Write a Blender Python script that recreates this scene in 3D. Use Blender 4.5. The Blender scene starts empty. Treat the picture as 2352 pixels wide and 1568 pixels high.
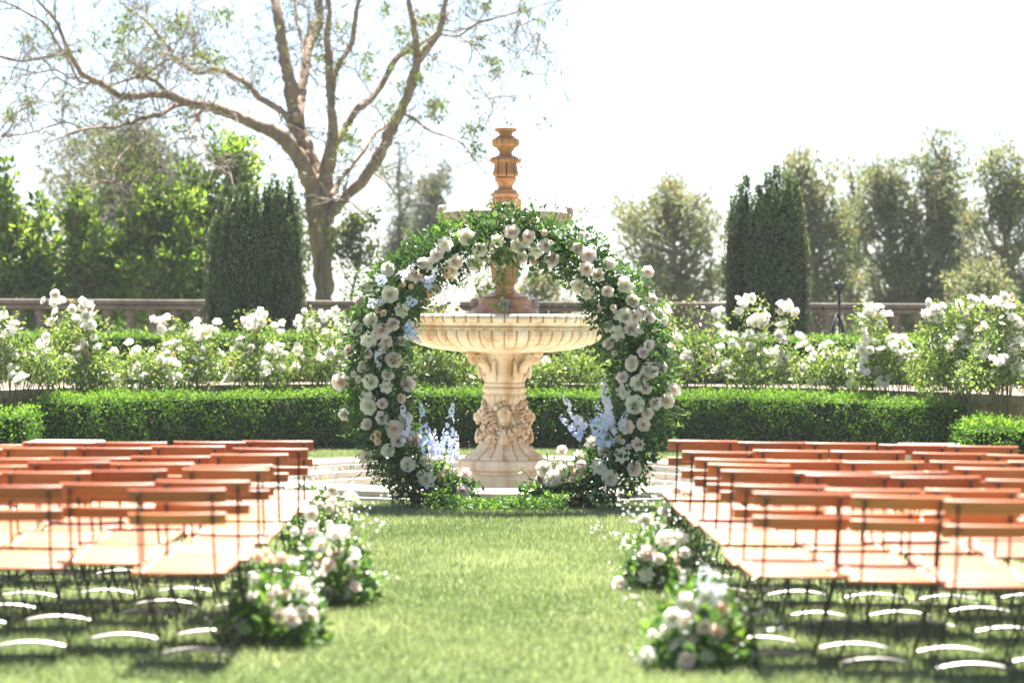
import bpy, math
import numpy as np
from mathutils import Vector, Matrix, Euler

S = bpy.context.scene
COL = S.collection
R_ = math.radians

# ------------------------------------------------------------------ camera, light, exposure
EYE, FPX, CX, CY = 1.57, 5553.0, 1176.0, 784.0
PITCH, ROLL = R_(0.557), R_(0.30)
SUN_EL, SUN_AZ = R_(70), R_(3)

cam_d = bpy.data.cameras.new('camera')
cam = bpy.data.objects.new('camera', cam_d)
COL.objects.link(cam)
cam.location = (0, 0, EYE)
cam.rotation_euler = (Matrix.Rotation(R_(90) - PITCH, 3, 'X') @ Matrix.Rotation(ROLL, 3, 'Z')).to_euler()
cam_d.lens, cam_d.sensor_width, cam_d.sensor_fit = 85.0, 36.0, 'HORIZONTAL'
cam_d.clip_start, cam_d.clip_end = 0.1, 5000
cam_d.dof.use_dof = True
cam_d.dof.focus_distance = 22.0
cam_d.dof.aperture_fstop = 1.8
S.camera = cam

world = bpy.data.worlds.new('World')
S.world = world
world.use_nodes = True
wt = world.node_tree
sky = wt.nodes.new('ShaderNodeTexSky')
sky.sky_type = 'NISHITA'
sky.sun_disc = False
sky.sun_elevation, sky.sun_rotation = SUN_EL, SUN_AZ
sky.dust_density, sky.air_density, sky.ozone_density = 1.0, 0.7, 0.0
bg = wt.nodes['Background']
bg.inputs['Strength'].default_value = 0.051
wt.links.new(sky.outputs['Color'], bg.inputs['Color'])

sun_d = bpy.data.lights.new('sun', 'SUN')
sun_d.energy, sun_d.angle, sun_d.color = 5.0, R_(0.5), (1.0, 0.95, 0.88)
sun = bpy.data.objects.new('sun', sun_d)
COL.objects.link(sun)
sun.rotation_euler = (-(R_(90) - SUN_EL), 0, -SUN_AZ)

S.view_settings.view_transform = 'Standard'
S.view_settings.look = 'None'
S.view_settings.gamma = 1.0
S.view_settings.use_curve_mapping = False
S.view_settings.exposure = 2.48
HAZE = .0005
S.cycles.use_denoising = True
S.cycles.max_bounces = 8
S.cycles.diffuse_bounces = 4
S.cycles.glossy_bounces = 3
S.cycles.transmission_bounces = 4
S.cycles.transparent_max_bounces = 6
S.cycles.sample_clamp_indirect = 6.0
S.cycles.caustics_reflective = False
S.cycles.caustics_refractive = False

# ------------------------------------------------------------------ view helpers (photo measured at 2352 x 1568)
def ray(x, y):
    u, v = (x - CX) / FPX, -(y - CY) / FPX
    c, s = math.cos(ROLL), math.sin(ROLL)
    u, v = u * c - v * s, u * s + v * c
    return np.array([u, math.cos(PITCH) + v * math.sin(PITCH), -math.sin(PITCH) + v * math.cos(PITCH)])

def P(x, y, D):
    d = ray(x, y)
    return np.array([0, 0, EYE]) + d * (D / d[1])

def G(x, y, z=0.0):
    d = ray(x, y)
    return np.array([0, 0, EYE]) + d * ((z - EYE) / d[2])

def rng(s):
    return np.random.default_rng(s)

def unit(a):
    return a / np.maximum(np.linalg.norm(a, axis=-1, keepdims=True), 1e-9)

# ------------------------------------------------------------------ mesh collector
class Geo:
    def __init__(self):
        self.V, self.T, self.A, self.M, self.n = [], [], [], [], 0
    def add(self, V, F, tint=0.5, mat=0):
        V = np.asarray(V, dtype=np.float64).reshape(-1, 3)
        F = np.asarray(F, dtype=np.int64)
        self.V.append(V)
        self.A.append(np.broadcast_to(np.asarray(tint, dtype=np.float64), (len(V),)).copy())
        self.T.append((F + self.n, mat))
        self.n += len(V)
        return self
    def join(self, g):
        for V, A in zip(g.V, g.A):
            self.V.append(V); self.A.append(A)
        for F, m in g.T:
            self.T.append((F + self.n, m))
        self.n += g.n
        return self
    def mesh(self, name, mats, origin=(0, 0, 0), smooth=True, sharp=None):
        V = np.concatenate(self.V) - np.asarray(origin)
        A = np.concatenate(self.A)
        me = bpy.data.meshes.new(name)
        me.vertices.add(len(V))
        me.vertices.foreach_set('co', V.astype(np.float32).ravel())
        loops = np.concatenate([F.ravel() for F, m in self.T])
        cnt = np.concatenate([np.full(len(F), F.shape[1]) for F, m in self.T])
        mi = np.concatenate([np.full(len(F), m) for F, m in self.T])
        st = np.concatenate([[0], np.cumsum(cnt)[:-1]])
        me.loops.add(len(loops))
        me.loops.foreach_set('vertex_index', loops.astype(np.int32))
        me.polygons.add(len(cnt))
        me.polygons.foreach_set('loop_start', st.astype(np.int32))
        me.polygons.foreach_set('loop_total', cnt.astype(np.int32))
        me.polygons.foreach_set('material_index', mi.astype(np.int32))
        me.polygons.foreach_set('use_smooth', np.full(len(cnt), smooth))
        at = me.attributes.new('tint', 'FLOAT', 'POINT')
        at.data.foreach_set('value', A.astype(np.float32))
        for m in (mats if isinstance(mats, (list, tuple)) else [mats]):
            me.materials.append(m)
        me.update(calc_edges=True)
        if sharp is not None:
            me.set_sharp_from_angle(angle=R_(sharp))
        return me
    def build(self, name, mats, parent=None, origin=(0, 0, 0), smooth=True, sharp=None):
        o = bpy.data.objects.new(name, self.mesh(name, mats, origin, smooth, sharp))
        COL.objects.link(o)
        if parent is not None:
            o.parent = parent
        else:
            o.location = origin
        return o

def tag(o, label=None, cat=None, group=None, kind=None):
    if label: o['label'] = label
    if cat: o['category'] = cat
    if group: o['group'] = group
    if kind: o['kind'] = kind
    return o

def empty(name, loc, label, cat, group=None):
    o = bpy.data.objects.new(name, None)
    o.empty_display_size = 0.1
    COL.objects.link(o)
    o.location = loc
    return tag(o, label, cat, group)

def inst(name, me, parent, loc, rot=None, scale=1.0):
    o = bpy.data.objects.new(name, me)
    COL.objects.link(o)
    o.parent = parent
    o.location = loc
    if rot is not None: o.rotation_euler = rot
    o.scale = (scale, scale, scale) if np.isscalar(scale) else scale
    return o

# ------------------------------------------------------------------ shapes
def box(g, c, s, mat=0, tint=0.5, rz=0.0, bev=0.0):
    x, y, z = [v / 2 for v in s]
    if bev <= 0:
        V = np.array([[a * x, b * y, d * z] for d in (-1, 1) for b in (-1, 1) for a in (-1, 1)])
        F = [[0, 2, 3, 1], [4, 5, 7, 6], [0, 1, 5, 4], [2, 6, 7, 3], [0, 4, 6, 2], [1, 3, 7, 5]]
        V = rotz(V, rz) + np.asarray(c)
        g.add(V, F, tint, mat)
        return g
    b = min(bev, x * .9, y * .9, z * .9)
    rings = []
    def loop(hx, hy, zz):
        hx2, hy2 = hx - b, hy - b
        return [[-hx2, -hy, zz], [hx2, -hy, zz], [hx, -hy2, zz], [hx, hy2, zz], [hx2, hy, zz], [-hx2, hy, zz], [-hx, hy2, zz], [-hx, -hy2, zz]]
    rings = [loop(x - b * .99, y - b * .99, -z), loop(x, y, -z + b), loop(x, y, z - b), loop(x - b * .99, y - b * .99, z)]
    V = np.array(rings).reshape(-1, 3)
    F = [[k * 8 + i, k * 8 + (i + 1) % 8, (k + 1) * 8 + (i + 1) % 8, (k + 1) * 8 + i] for k in range(3) for i in range(8)]
    V = rotz(V, rz) + np.asarray(c)
    n0 = g.n
    g.add(V, F, tint, mat)
    g.T.append((np.array([[n0 + i for i in range(7, -1, -1)]]), mat))
    g.T.append((np.array([[n0 + 24 + i for i in range(8)]]), mat))
    return g

def rotz(V, a):
    if a == 0: return V
    c, s = math.cos(a), math.sin(a)
    V = np.array(V, dtype=float)
    return np.stack([V[:, 0] * c - V[:, 1] * s, V[:, 0] * s + V[:, 1] * c, V[:, 2]], 1)

def tube(g, pts, rad, n=6, mat=0, tint=0.5, cap=True, flat=None):
    pts = np.asarray(pts, dtype=float)
    m = len(pts)
    rad = np.broadcast_to(np.asarray(rad, dtype=float), (m,))
    t = unit(np.gradient(pts, axis=0))
    ref = np.array([0, 0, 1.0]) if abs(t[0][2]) < .9 else np.array([1.0, 0, 0])
    u = unit(np.cross(t[0], ref)[None])[0]
    U = [u]
    for i in range(1, m):
        u = u - t[i] * np.dot(u, t[i])
        u = u / max(np.linalg.norm(u), 1e-9)
        U.append(u)
    U = np.array(U)
    W = np.cross(t, U)
    a = np.linspace(0, 2 * np.pi, n, endpoint=False)
    fx, fy = (1, 1) if flat is None else flat
    V = (pts[:, None] + rad[:, None, None] * (np.cos(a)[None, :, None] * U[:, None] * fx + np.sin(a)[None, :, None] * W[:, None] * fy)).reshape(-1, 3)
    i, k = np.meshgrid(np.arange(m - 1), np.arange(n), indexing='ij')
    k2 = (k + 1) % n
    F = np.stack([i * n + k, i * n + k2, (i + 1) * n + k2, (i + 1) * n + k], -1).reshape(-1, 4)
    n0 = g.n
    tt = tint if np.isscalar(tint) else np.repeat(tint, n)
    g.add(V, F, tt, mat)
    if cap and n > 2:
        g.T.append((np.array([[n0 + j for j in range(n - 1, -1, -1)]]), mat))
        g.T.append((np.array([[n0 + (m - 1) * n + j for j in range(n)]]), mat))
    return g

def spline(pts, k=6):
    p = np.asarray(pts, dtype=float)
    if len(p) < 3:
        t = np.linspace(0, 1, k + 1)[:, None]
        return p[0] * (1 - t) + p[-1] * t
    q = np.concatenate([[2 * p[0] - p[1]], p, [2 * p[-1] - p[-2]]])
    out = []
    t = np.linspace(0, 1, k, endpoint=False)[:, None]
    for i in range(1, len(q) - 2):
        a, b, c, d = q[i - 1], q[i], q[i + 1], q[i + 2]
        out.append(.5 * (2 * b + (c - a) * t + (2 * a - 5 * b + 4 * c - d) * t ** 2 + (3 * b - a - 3 * c + d) * t ** 3))
    out.append(p[-1][None])
    return np.concatenate(out)

def lathe(g, prof, n=48, fn=None, center=(0, 0, 0), mat=0, step=None, tint=0.5):
    prof = np.asarray(prof, dtype=float)
    if step:
        out = [prof[0]]
        for a, b in zip(prof[:-1], prof[1:]):
            k = max(1, int(np.ceil(np.linalg.norm(b - a) / step)))
            out += [a + (b - a) * (j + 1) / k for j in range(k)]
        prof = np.array(out)
    th = np.linspace(0, 2 * np.pi, n, endpoint=False)
    r = np.repeat(prof[:, 0][:, None], n, 1)
    z = np.repeat(prof[:, 1][:, None], n, 1)
    if fn is not None:
        out = fn(r, z, np.broadcast_to(th, r.shape))
        r, z = out[0], out[1]
        if len(out) > 2: tint = np.clip(out[2], 0, 1).reshape(-1)
    V = np.stack([r * np.cos(th), r * np.sin(th), z], -1).reshape(-1, 3) + np.asarray(center)
    m = len(prof)
    i, k = np.meshgrid(np.arange(m - 1), np.arange(n), indexing='ij')
    k2 = (k + 1) % n
    F = np.stack([i * n + k, i * n + k2, (i + 1) * n + k2, (i + 1) * n + k], -1).reshape(-1, 4)
    g.add(V, F, tint, mat)
    return g

def sphere(g, c, r, nu=10, nv=6, mat=0, tint=.5):
    th = np.linspace(-np.pi / 2, np.pi / 2, nv + 1)
    sc = np.broadcast_to(np.asarray(r, dtype=float), (3,))
    sub = Geo()
    lathe(sub, np.stack([np.cos(th), np.sin(th)], 1), nu)
    V = sub.V[0] * sc + np.asarray(c)
    g.add(V, sub.T[0][0], tint, mat)
    return g

def rand_unit(r, n):
    return unit(r.normal(size=(n, 3)))

def leaves(g, pos, axis, nrm, L, W, tint, mat=0, fold=0.25, droop=0.0):
    """folded leaf blades: base, right, tip, left; two triangles each"""
    n = len(pos)
    axis = unit(axis)
    side = unit(np.cross(axis, nrm))
    nn = np.cross(side, axis)
    L = np.broadcast_to(np.asarray(L, float), (n,))[:, None]
    W = np.broadcast_to(np.asarray(W, float), (n,))[:, None]
    mid = pos + axis * L * .45
    tip = pos + axis * L - np.array([0, 0, 1.0]) * (L * droop)
    V = np.stack([pos, mid + side * W * .5 + nn * W * fold, tip, mid - side * W * .5 + nn * W * fold], 1).reshape(-1, 3)
    b = (np.arange(n) * 4)[:, None]
    F = np.concatenate([b + np.array([[0, 1, 2]]), b + np.array([[0, 2, 3]])])
    g.add(V, F, np.repeat(np.broadcast_to(tint, (n,)), 4), mat)
    return g

def ovals(g, pos, axis, nrm, L, W, tint, mat=0, k=6):
    """rounded leaf: hexagon"""
    n = len(pos)
    axis = unit(axis)
    side = unit(np.cross(axis, nrm))
    L = np.broadcast_to(np.asarray(L, float), (n,))[:, None]
    W = np.broadcast_to(np.asarray(W, float), (n,))[:, None]
    a = np.linspace(0, 2 * np.pi, k, endpoint=False)
    V = np.stack([pos + axis * L * (.5 - .5 * math.cos(t)) + side * W * .5 * math.sin(t) for t in a], 1).reshape(-1, 3)
    F = (np.arange(n) * k)[:, None] + np.arange(k)[None]
    g.add(V, F, np.repeat(np.broadcast_to(tint, (n,)), k), mat)
    return g

# ------------------------------------------------------------------ materials
def new_mat(name):
    m = bpy.data.materials.new(name)
    m.use_nodes = True
    nt = m.node_tree
    return m, nt, nt.nodes['Principled BSDF'], nt.nodes['Material Output']

def ramp(nt, stops, fac):
    r = nt.nodes.new('ShaderNodeValToRGB')
    e = r.color_ramp.elements
    while len(e) > 1: e.remove(e[-1])
    for i, (p, c) in enumerate(stops):
        k = e[0] if i == 0 else e.new(p)
        k.position = p
        k.color = (*c, 1)
    nt.links.new(fac, r.inputs['Fac'])
    return r.outputs['Color']

def tint_out(nt):
    a = nt.nodes.new('ShaderNodeAttribute')
    a.attribute_name = 'tint'
    return a.outputs['Fac']

def noise(nt, scale, detail=4, rough=.55, vec=None, coord='Object', dist=0.0):
    n = nt.nodes.new('ShaderNodeTexNoise')
    n.inputs['Scale'].default_value = scale
    n.inputs['Detail'].default_value = detail
    n.inputs['Roughness'].default_value = rough
    n.inputs['Distortion'].default_value = dist
    if vec is None:
        tc = nt.nodes.new('ShaderNodeTexCoord')
        vec = tc.outputs[coord]
    nt.links.new(vec, n.inputs['Vector'])
    return n.outputs['Fac']

def mixrgb(nt, fac, a, b, mode='MIX'):
    m = nt.nodes.new('ShaderNodeMix')
    m.data_type = 'RGBA'
    m.blend_type = mode
    for sock, v in ((m.inputs[0], fac), (m.inputs[6], a), (m.inputs[7], b)):
        if isinstance(v, (int, float)): sock.default_value = v
        elif isinstance(v, tuple): sock.default_value = (*v, 1)
        else: nt.links.new(v, sock)
    return m.outputs[2]

def bump(nt, bs, h, strength=.3, dist=.02):
    b = nt.nodes.new('ShaderNodeBump')
    b.inputs['Strength'].default_value = strength
    b.inputs['Distance'].default_value = dist
    nt.links.new(h, b.inputs['Height'])
    nt.links.new(b.outputs['Normal'], bs.inputs['Normal'])

def leaf_mat(name, stops, transl=.4, rough=.42, spec=.4, tcol=(1.25, 1.35, .55)):
    m, nt, bs, out = new_mat(name)
    c = ramp(nt, stops, tint_out(nt))
    nt.links.new(c, bs.inputs['Base Color'])
    bs.inputs['Roughness'].default_value = rough
    bs.inputs['Specular IOR Level'].default_value = spec
    tr = nt.nodes.new('ShaderNodeBsdfTranslucent')
    nt.links.new(mixrgb(nt, 1.0, c, tcol, 'MULTIPLY'), tr.inputs['Color'])
    mx = nt.nodes.new('ShaderNodeMixShader')
    mx.inputs[0].default_value = transl
    nt.links.new(bs.outputs[0], mx.inputs[1])
    nt.links.new(tr.outputs[0], mx.inputs[2])
    nt.links.new(mx.outputs[0], out.inputs['Surface'])
    return m

def petal_mat(name, base, heart, transl=.58):
    m, nt, bs, out = new_mat(name)
    c = ramp(nt, [(0, heart), (.45, tuple(.5 * (a + b) for a, b in zip(base, heart))), (.8, base), (1, base)], tint_out(nt))
    nt.links.new(c, bs.inputs['Base Color'])
    bs.inputs['Roughness'].default_value = .55
    bs.inputs['Specular IOR Level'].default_value = .25
    tr = nt.nodes.new('ShaderNodeBsdfTranslucent')
    nt.links.new(c, tr.inputs['Color'])
    mx = nt.nodes.new('ShaderNodeMixShader')
    mx.inputs[0].default_value = transl
    nt.links.new(bs.outputs[0], mx.inputs[1])
    nt.links.new(tr.outputs[0], mx.inputs[2])
    nt.links.new(mx.outputs[0], out.inputs['Surface'])
    return m

def stone_mat(name, c1, c2, c3, scale=3.0, rough=.75, spec=.3, grain=60, stain=.55, streak=True, bmp=.25, groove=None):
    m, nt, bs, out = new_mat(name)
    tc = nt.nodes.new('ShaderNodeTexCoord')
    mp = nt.nodes.new('ShaderNodeMapping')
    mp.inputs['Scale'].default_value = (1.5, 1.5, .28 if streak else 1)
    nt.links.new(tc.outputs['Object'], mp.inputs['Vector'])
    big = noise(nt, scale, 5, .6, mp.outputs['Vector'], dist=.6)
    c = ramp(nt, [(.3, c1), (.5, c2), (stain + .12, c3)], big)
    fine = noise(nt, grain, 3, .6)
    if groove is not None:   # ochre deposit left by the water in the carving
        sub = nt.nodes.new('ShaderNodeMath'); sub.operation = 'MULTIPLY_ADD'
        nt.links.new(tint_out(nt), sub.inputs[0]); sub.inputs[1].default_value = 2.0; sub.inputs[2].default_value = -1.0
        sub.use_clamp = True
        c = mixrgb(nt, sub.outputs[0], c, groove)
    c = mixrgb(nt, .35, c, ramp(nt, [(.3, (.62, .58, .52)), (.7, (1.12, 1.12, 1.12))], fine), 'MULTIPLY')
    nt.links.new(c, bs.inputs['Base Color'])
    bs.inputs['Roughness'].default_value = rough
    bs.inputs['Specular IOR Level'].default_value = spec
    bump(nt, bs, fine, bmp, .004)
    return m

def plain(name, col, rough=.5, metal=0.0, spec=.5, coat=0.0):
    m, nt, bs, out = new_mat(name)
    bs.inputs['Base Color'].default_value = (*col, 1)
    bs.inputs['Roughness'].default_value = rough
    bs.inputs['Metallic'].default_value = metal
    bs.inputs['Specular IOR Level'].default_value = spec
    bs.inputs['Coat Weight'].default_value = coat
    bs.inputs['Coat Roughness'].default_value = .15
    return m

def bark_mat(name, c1, c2, scale=9):
    m, nt, bs, out = new_mat(name)
    tc = nt.nodes.new('ShaderNodeTexCoord')
    mp = nt.nodes.new('ShaderNodeMapping')
    mp.inputs['Scale'].default_value = (1, 1, .22)
    nt.links.new(tc.outputs['Object'], mp.inputs['Vector'])
    f = noise(nt, scale, 6, .65, mp.outputs['Vector'], dist=.4)
    nt.links.new(ramp(nt, [(.32, c1), (.62, c2)], f), bs.inputs['Base Color'])
    bs.inputs['Roughness'].default_value = .85
    bs.inputs['Specular IOR Level'].default_value = .2
    bump(nt, bs, f, .7, .03)
    return m

M = {}
M['box'] = leaf_mat('box_leaf', [(0, (.030, .075, .012)), (.5, (.075, .165, .020)), (1, (.22, .34, .05))], .42, .5, .25)
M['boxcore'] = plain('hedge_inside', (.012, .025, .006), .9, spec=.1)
M['yew'] = leaf_mat('yew_leaf', [(0, (.05, .088, .040)), (.6, (.13, .185, .080)), (1, (.28, .33, .16))], .28, .45)
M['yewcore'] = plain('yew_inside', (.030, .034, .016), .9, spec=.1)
M['laurel'] = leaf_mat('laurel_leaf', [(0, (.065, .125, .024)), (.5, (.18, .27, .058)), (1, (.40, .46, .16))], .6, .3)
M['olive'] = leaf_mat('olive_leaf', [(0, (.10, .12, .062)), (.5, (.20, .22, .12)), (.86, (.31, .32, .19)), (.94, (.44, .25, .17)), (1, (.50, .30, .21))], .45, .5, tcol=(1.2, 1.2, .75))
M['grey'] = leaf_mat('grey_leaf', [(0, (.08, .09, .06)), (.6, (.16, .165, .11)), (1, (.28, .26, .18))], .4, .6, tcol=(1.2, 1.15, .8))
M['treeleaf'] = leaf_mat('tree_leaf', [(0, (.06, .085, .025)), (.6, (.13, .16, .05)), (1, (.26, .27, .10))], .4, .4)
M['roseleaf'] = leaf_mat('rose_leaf', [(0, (.06, .115, .03)), (.5, (.18, .25, .08)), (1, (.40, .42, .18))], .45, .22, .7)
M['archleaf'] = leaf_mat('arch_leaf', [(0, (.022, .058, .018)), (.45, (.055, .118, .030)), (.8, (.13, .23, .05)), (1, (.25, .38, .08))], .44, .3)
M['euc'] = leaf_mat('eucalyptus_leaf', [(0, (.05, .095, .045)), (.5, (.10, .17, .085)), (1, (.20, .30, .09))], .4, .5, tcol=(1.1, 1.25, .6))
M['grass'] = leaf_mat('grass_blade', [(0, (.115, .155, .064)), (.5, (.25, .285, .145)), (1, (.50, .50, .33))], .44, .5, .35, tcol=(1.1, 1.2, .75))
M['wood'] = None
M['white'] = petal_mat('white_petal', (.93, .90, .82), (.92, .86, .70))
M['blush'] = petal_mat('blush_petal', (.93, .83, .75), (.90, .68, .56))
M['mauve'] = petal_mat('mauve_petal', (.90, .82, .79), (.82, .66, .62))
M['peach'] = petal_mat('peach_petal', (.92, .72, .56), (.88, .56, .38))
M['bushwhite'] = petal_mat('bush_rose_petal', (.94, .92, .87), (.90, .82, .62))
M['faded'] = petal_mat('faded_petal', (.62, .42, .26), (.40, .20, .10))
M['blue'] = petal_mat('delphinium_petal', (.34, .46, .84), (.66, .74, .90))
M['lilac'] = petal_mat('lilac_petal', (.62, .56, .80), (.75, .72, .86))
M['twig'] = bark_mat('twig_bark', (.13, .105, .08), (.29, .245, .195), 20)
M['bark'] = bark_mat('tree_bark', (.13, .092, .066), (.34, .25, .18))
M['stem'] = plain('green_stem', (.07, .13, .03), .6)
M['cane'] = plain('rose_cane', (.12, .10, .045), .7)
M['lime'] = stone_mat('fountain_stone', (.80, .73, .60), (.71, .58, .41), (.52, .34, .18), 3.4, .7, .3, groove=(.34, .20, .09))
M['limewet'] = stone_mat('wet_fountain_stone', (.56, .28, .10), (.48, .215, .072), (.30, .12, .04), 4.0, .28, .6, groove=(.14, .065, .025))
M['oldlime'] = stone_mat('weathered_stone', (.52, .43, .35), (.40, .31, .25), (.24, .18, .14), 9.0, .8, .3)
M['coping'] = stone_mat('pool_stone', (.50, .46, .40), (.45, .41, .35), (.34, .30, .25), 1.4, .7, .3, streak=False)
M['balu'] = stone_mat('balustrade_stone', (.33, .295, .24), (.25, .22, .175), (.15, .13, .105), 2.2, .85, .2)
M['wallcap'] = stone_mat('wall_cap_stone', (.35, .31, .25), (.27, .235, .19), (.17, .145, .12), 2.2, .85, .2, streak=False)
M['steel'] = plain('chair_iron', (.045, .038, .032), .42, .6)
M['bar'] = plain('stretcher_iron', (.36, .35, .335), .48, .9)
M['black'] = plain('black_plastic', (.02, .02, .022), .4)
M['glass'] = plain('lens_glass', (.10, .08, .05), .08, .0, .8)

def wood_mat():
    m, nt, bs, out = new_mat('orange_varnished_wood')
    tc = nt.nodes.new('ShaderNodeTexCoord')
    oi = nt.nodes.new('ShaderNodeObjectInfo')
    mp = nt.nodes.new('ShaderNodeMapping')
    mp.inputs['Scale'].default_value = (.8, 14, 14)
    nt.links.new(tc.outputs['Object'], mp.inputs['Vector'])
    f = noise(nt, 3.0, 5, .6, mp.outputs['Vector'], dist=.5)
    c = ramp(nt, [(.25, (.30, .080, .022)), (.55, (.44, .132, .040)), (.8, (.52, .180, .066))], f)
    hue = ramp(nt, [(0, (.72, .60, .55)), (.5, (1, 1, 1)), (1, (1.15, 1.30, 1.2))], oi.outputs['Random'])
    nt.links.new(mixrgb(nt, 1.0, c, hue, 'MULTIPLY'), bs.inputs['Base Color'])
    bs.inputs['Roughness'].default_value = .42
    bs.inputs['Specular IOR Level'].default_value = .28
    bs.inputs['Coat Weight'].default_value = .12
    bs.inputs['Coat Roughness'].default_value = .25
    return m
M['wood'] = wood_mat()

def lawn_mat():
    m, nt, bs, out = new_mat('lawn_turf')
    f = noise(nt, 1.1, 5, .6)
    f2 = noise(nt, 40, 3, .6)
    c = ramp(nt, [(.3, (.08, .115, .042)), (.55, (.125, .16, .065)), (.75, (.23, .225, .13))], f)
    c = mixrgb(nt, .5, c, ramp(nt, [(.3, (.55, .6, .5)), (.7, (1.2, 1.2, 1.1))], f2), 'MULTIPLY')
    nt.links.new(c, bs.inputs['Base Color'])
    bs.inputs['Roughness'].default_value = .9
    bs.inputs['Specular IOR Level'].default_value = .1
    return m
M['lawn'] = lawn_mat()

def soil_mat():
    m, nt, bs, out = new_mat('soil')
    f = noise(nt, 6, 5, .6)
    nt.links.new(ramp(nt, [(.3, (.07, .05, .033)), (.7, (.16, .12, .08))], f), bs.inputs['Base Color'])
    bs.inputs['Roughness'].default_value = .95
    return m
M['soil'] = soil_mat()

def masonry_mat():
    m, nt, bs, out = new_mat('rubble_masonry')
    tc = nt.nodes.new('ShaderNodeTexCoord')
    v = nt.nodes.new('ShaderNodeTexVoronoi')
    v.inputs['Scale'].default_value = 5.5
    nt.links.new(tc.outputs['Object'], v.inputs['Vector'])
    e = nt.nodes.new('ShaderNodeTexVoronoi')
    e.feature = 'DISTANCE_TO_EDGE'
    e.inputs['Scale'].default_value = 5.5
    nt.links.new(tc.outputs['Object'], e.inputs['Vector'])
    c = ramp(nt, [(0, (.20, .15, .10)), (.5, (.34, .26, .18)), (1, (.44, .36, .27))], v.outputs['Color'])
    k = ramp(nt, [(0, (.45, .42, .38)), (.05, (1, 1, 1))], e.outputs['Distance'])
    nt.links.new(mixrgb(nt, 1.0, c, k, 'MULTIPLY'), bs.inputs['Base Color'])
    bs.inputs['Roughness'].default_value = .9
    bump(nt, bs, e.outputs['Distance'], .8, .05)
    return m
M['masonry'] = masonry_mat()

# ------------------------------------------------------------------ setting: ground
FC = np.array([-0.07, 23.0, 0.0])        # fountain axis
HC, HR = np.array([0.0, 24.1, 0.0]), 4.86  # centre and radius of the ring hedge
POOL_R = 2.85

def ground():
    g = Geo()
    n = 128
    th = np.linspace(0, 2 * np.pi, n, endpoint=False)
    rs = [POOL_R - .03, 3.2, 4, 5, 6, 8, 10, 13, 16, 20, 30, 60, 110, 220, 400]
    V = np.concatenate([np.stack([FC[0] + r * np.cos(th), FC[1] + r * np.sin(th), np.zeros(n)], 1) for r in rs])
    i, k = np.meshgrid(np.arange(len(rs) - 1), np.arange(n), indexing='ij')
    k2 = (k + 1) % n
    F = np.stack([i * n + k, (i + 1) * n + k, (i + 1) * n + k2, i * n + k2], -1).reshape(-1, 4)
    g.add(V, F)
    tag(g.build('lawn', M['lawn']), kind='structure')
ground()

def arc_strip(g, r0, r1, z, a0, a1, n=90, mat=0, up=True):
    t = np.linspace(a0, a1, n)
    A = np.stack([HC[0] + r0 * np.cos(t), HC[1] + r0 * np.sin(t), np.full(n, z)], 1)
    B = np.stack([HC[0] + r1 * np.cos(t), HC[1] + r1 * np.sin(t), np.full(n, z)], 1)
    i = np.arange(n - 1)
    F = np.stack([i, n + i, n + i + 1, i + 1], 1)
    if not up: F = F[:, ::-1]
    g.add(np.concatenate([A, B]), F, .5, mat)

def arc_wall(g, r, z0, z1, a0, a1, n=90, mat=0, inward=True):
    t = np.linspace(a0, a1, n)
    A = np.stack([HC[0] + r * np.cos(t), HC[1] + r * np.sin(t), np.full(n, z0)], 1)
    B = A.copy(); B[:, 2] = z1
    i = np.arange(n - 1)
    F = np.stack([i, n + i, n + i + 1, i + 1], 1)
    if not inward: F = F[:, ::-1]
    g.add(np.concatenate([A, B]), F, .5, mat)

def arc_box(g, r0, r1, z0, z1, a0, a1, n=90, mat=0):
    arc_strip(g, r0, r1, z1, a0, a1, n, mat)
    arc_wall(g, r0, z0, z1, a0, a1, n, mat, True)
    arc_wall(g, r1, z0, z1, a0, a1, n, mat, False)
    for a, s in ((a0, 1), (a1, -1)):
        c, d = math.cos(a), math.sin(a)
        V = [[HC[0] + r0 * c, HC[1] + r0 * d, z0], [HC[0] + r1 * c, HC[1] + r1 * d, z0], [HC[0] + r1 * c, HC[1] + r1 * d, z1], [HC[0] + r0 * c, HC[1] + r0 * d, z1]]
        g.add(V, [[0, 1, 2, 3][::s]], .5, mat)

WALL_R, WALL_Z = 6.2, .745
def terrace():
    g = Geo()
    n = 120
    t = np.linspace(0, np.pi, n)
    A = np.stack([HC[0] + (WALL_R + .1) * np.cos(t), HC[1] + (WALL_R + .1) * np.sin(t), np.full(n, WALL_Z - .03)], 1)
    B = np.stack([20 * np.cos(t), HC[1] + np.minimum(13.2, 40 * np.sin(t)), np.full(n, WALL_Z - .03)], 1)
    i = np.arange(n - 1)
    g.add(np.concatenate([A, B]), np.stack([i, n + i, n + i + 1, i + 1], 1))
    tag(g.build('terrace_ground', M['soil']), kind='structure')
    w = empty('retaining_wall', (0, HC[1] + WALL_R, 0), 'low curved retaining wall of rubble stone under a flat cap, behind the roses', 'stone wall')
    g = Geo(); arc_box(g, WALL_R, WALL_R + .4, -.05, WALL_Z - .1, R_(-4), R_(184), 160)
    g.build('masonry', M['masonry'], w, w.location)
    g = Geo(); arc_box(g, WALL_R - .06, WALL_R + .44, WALL_Z - .1, WALL_Z, R_(-4), R_(184), 160)
    g.build('cap', M['wallcap'], w, w.location, smooth=False)
terrace()

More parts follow.
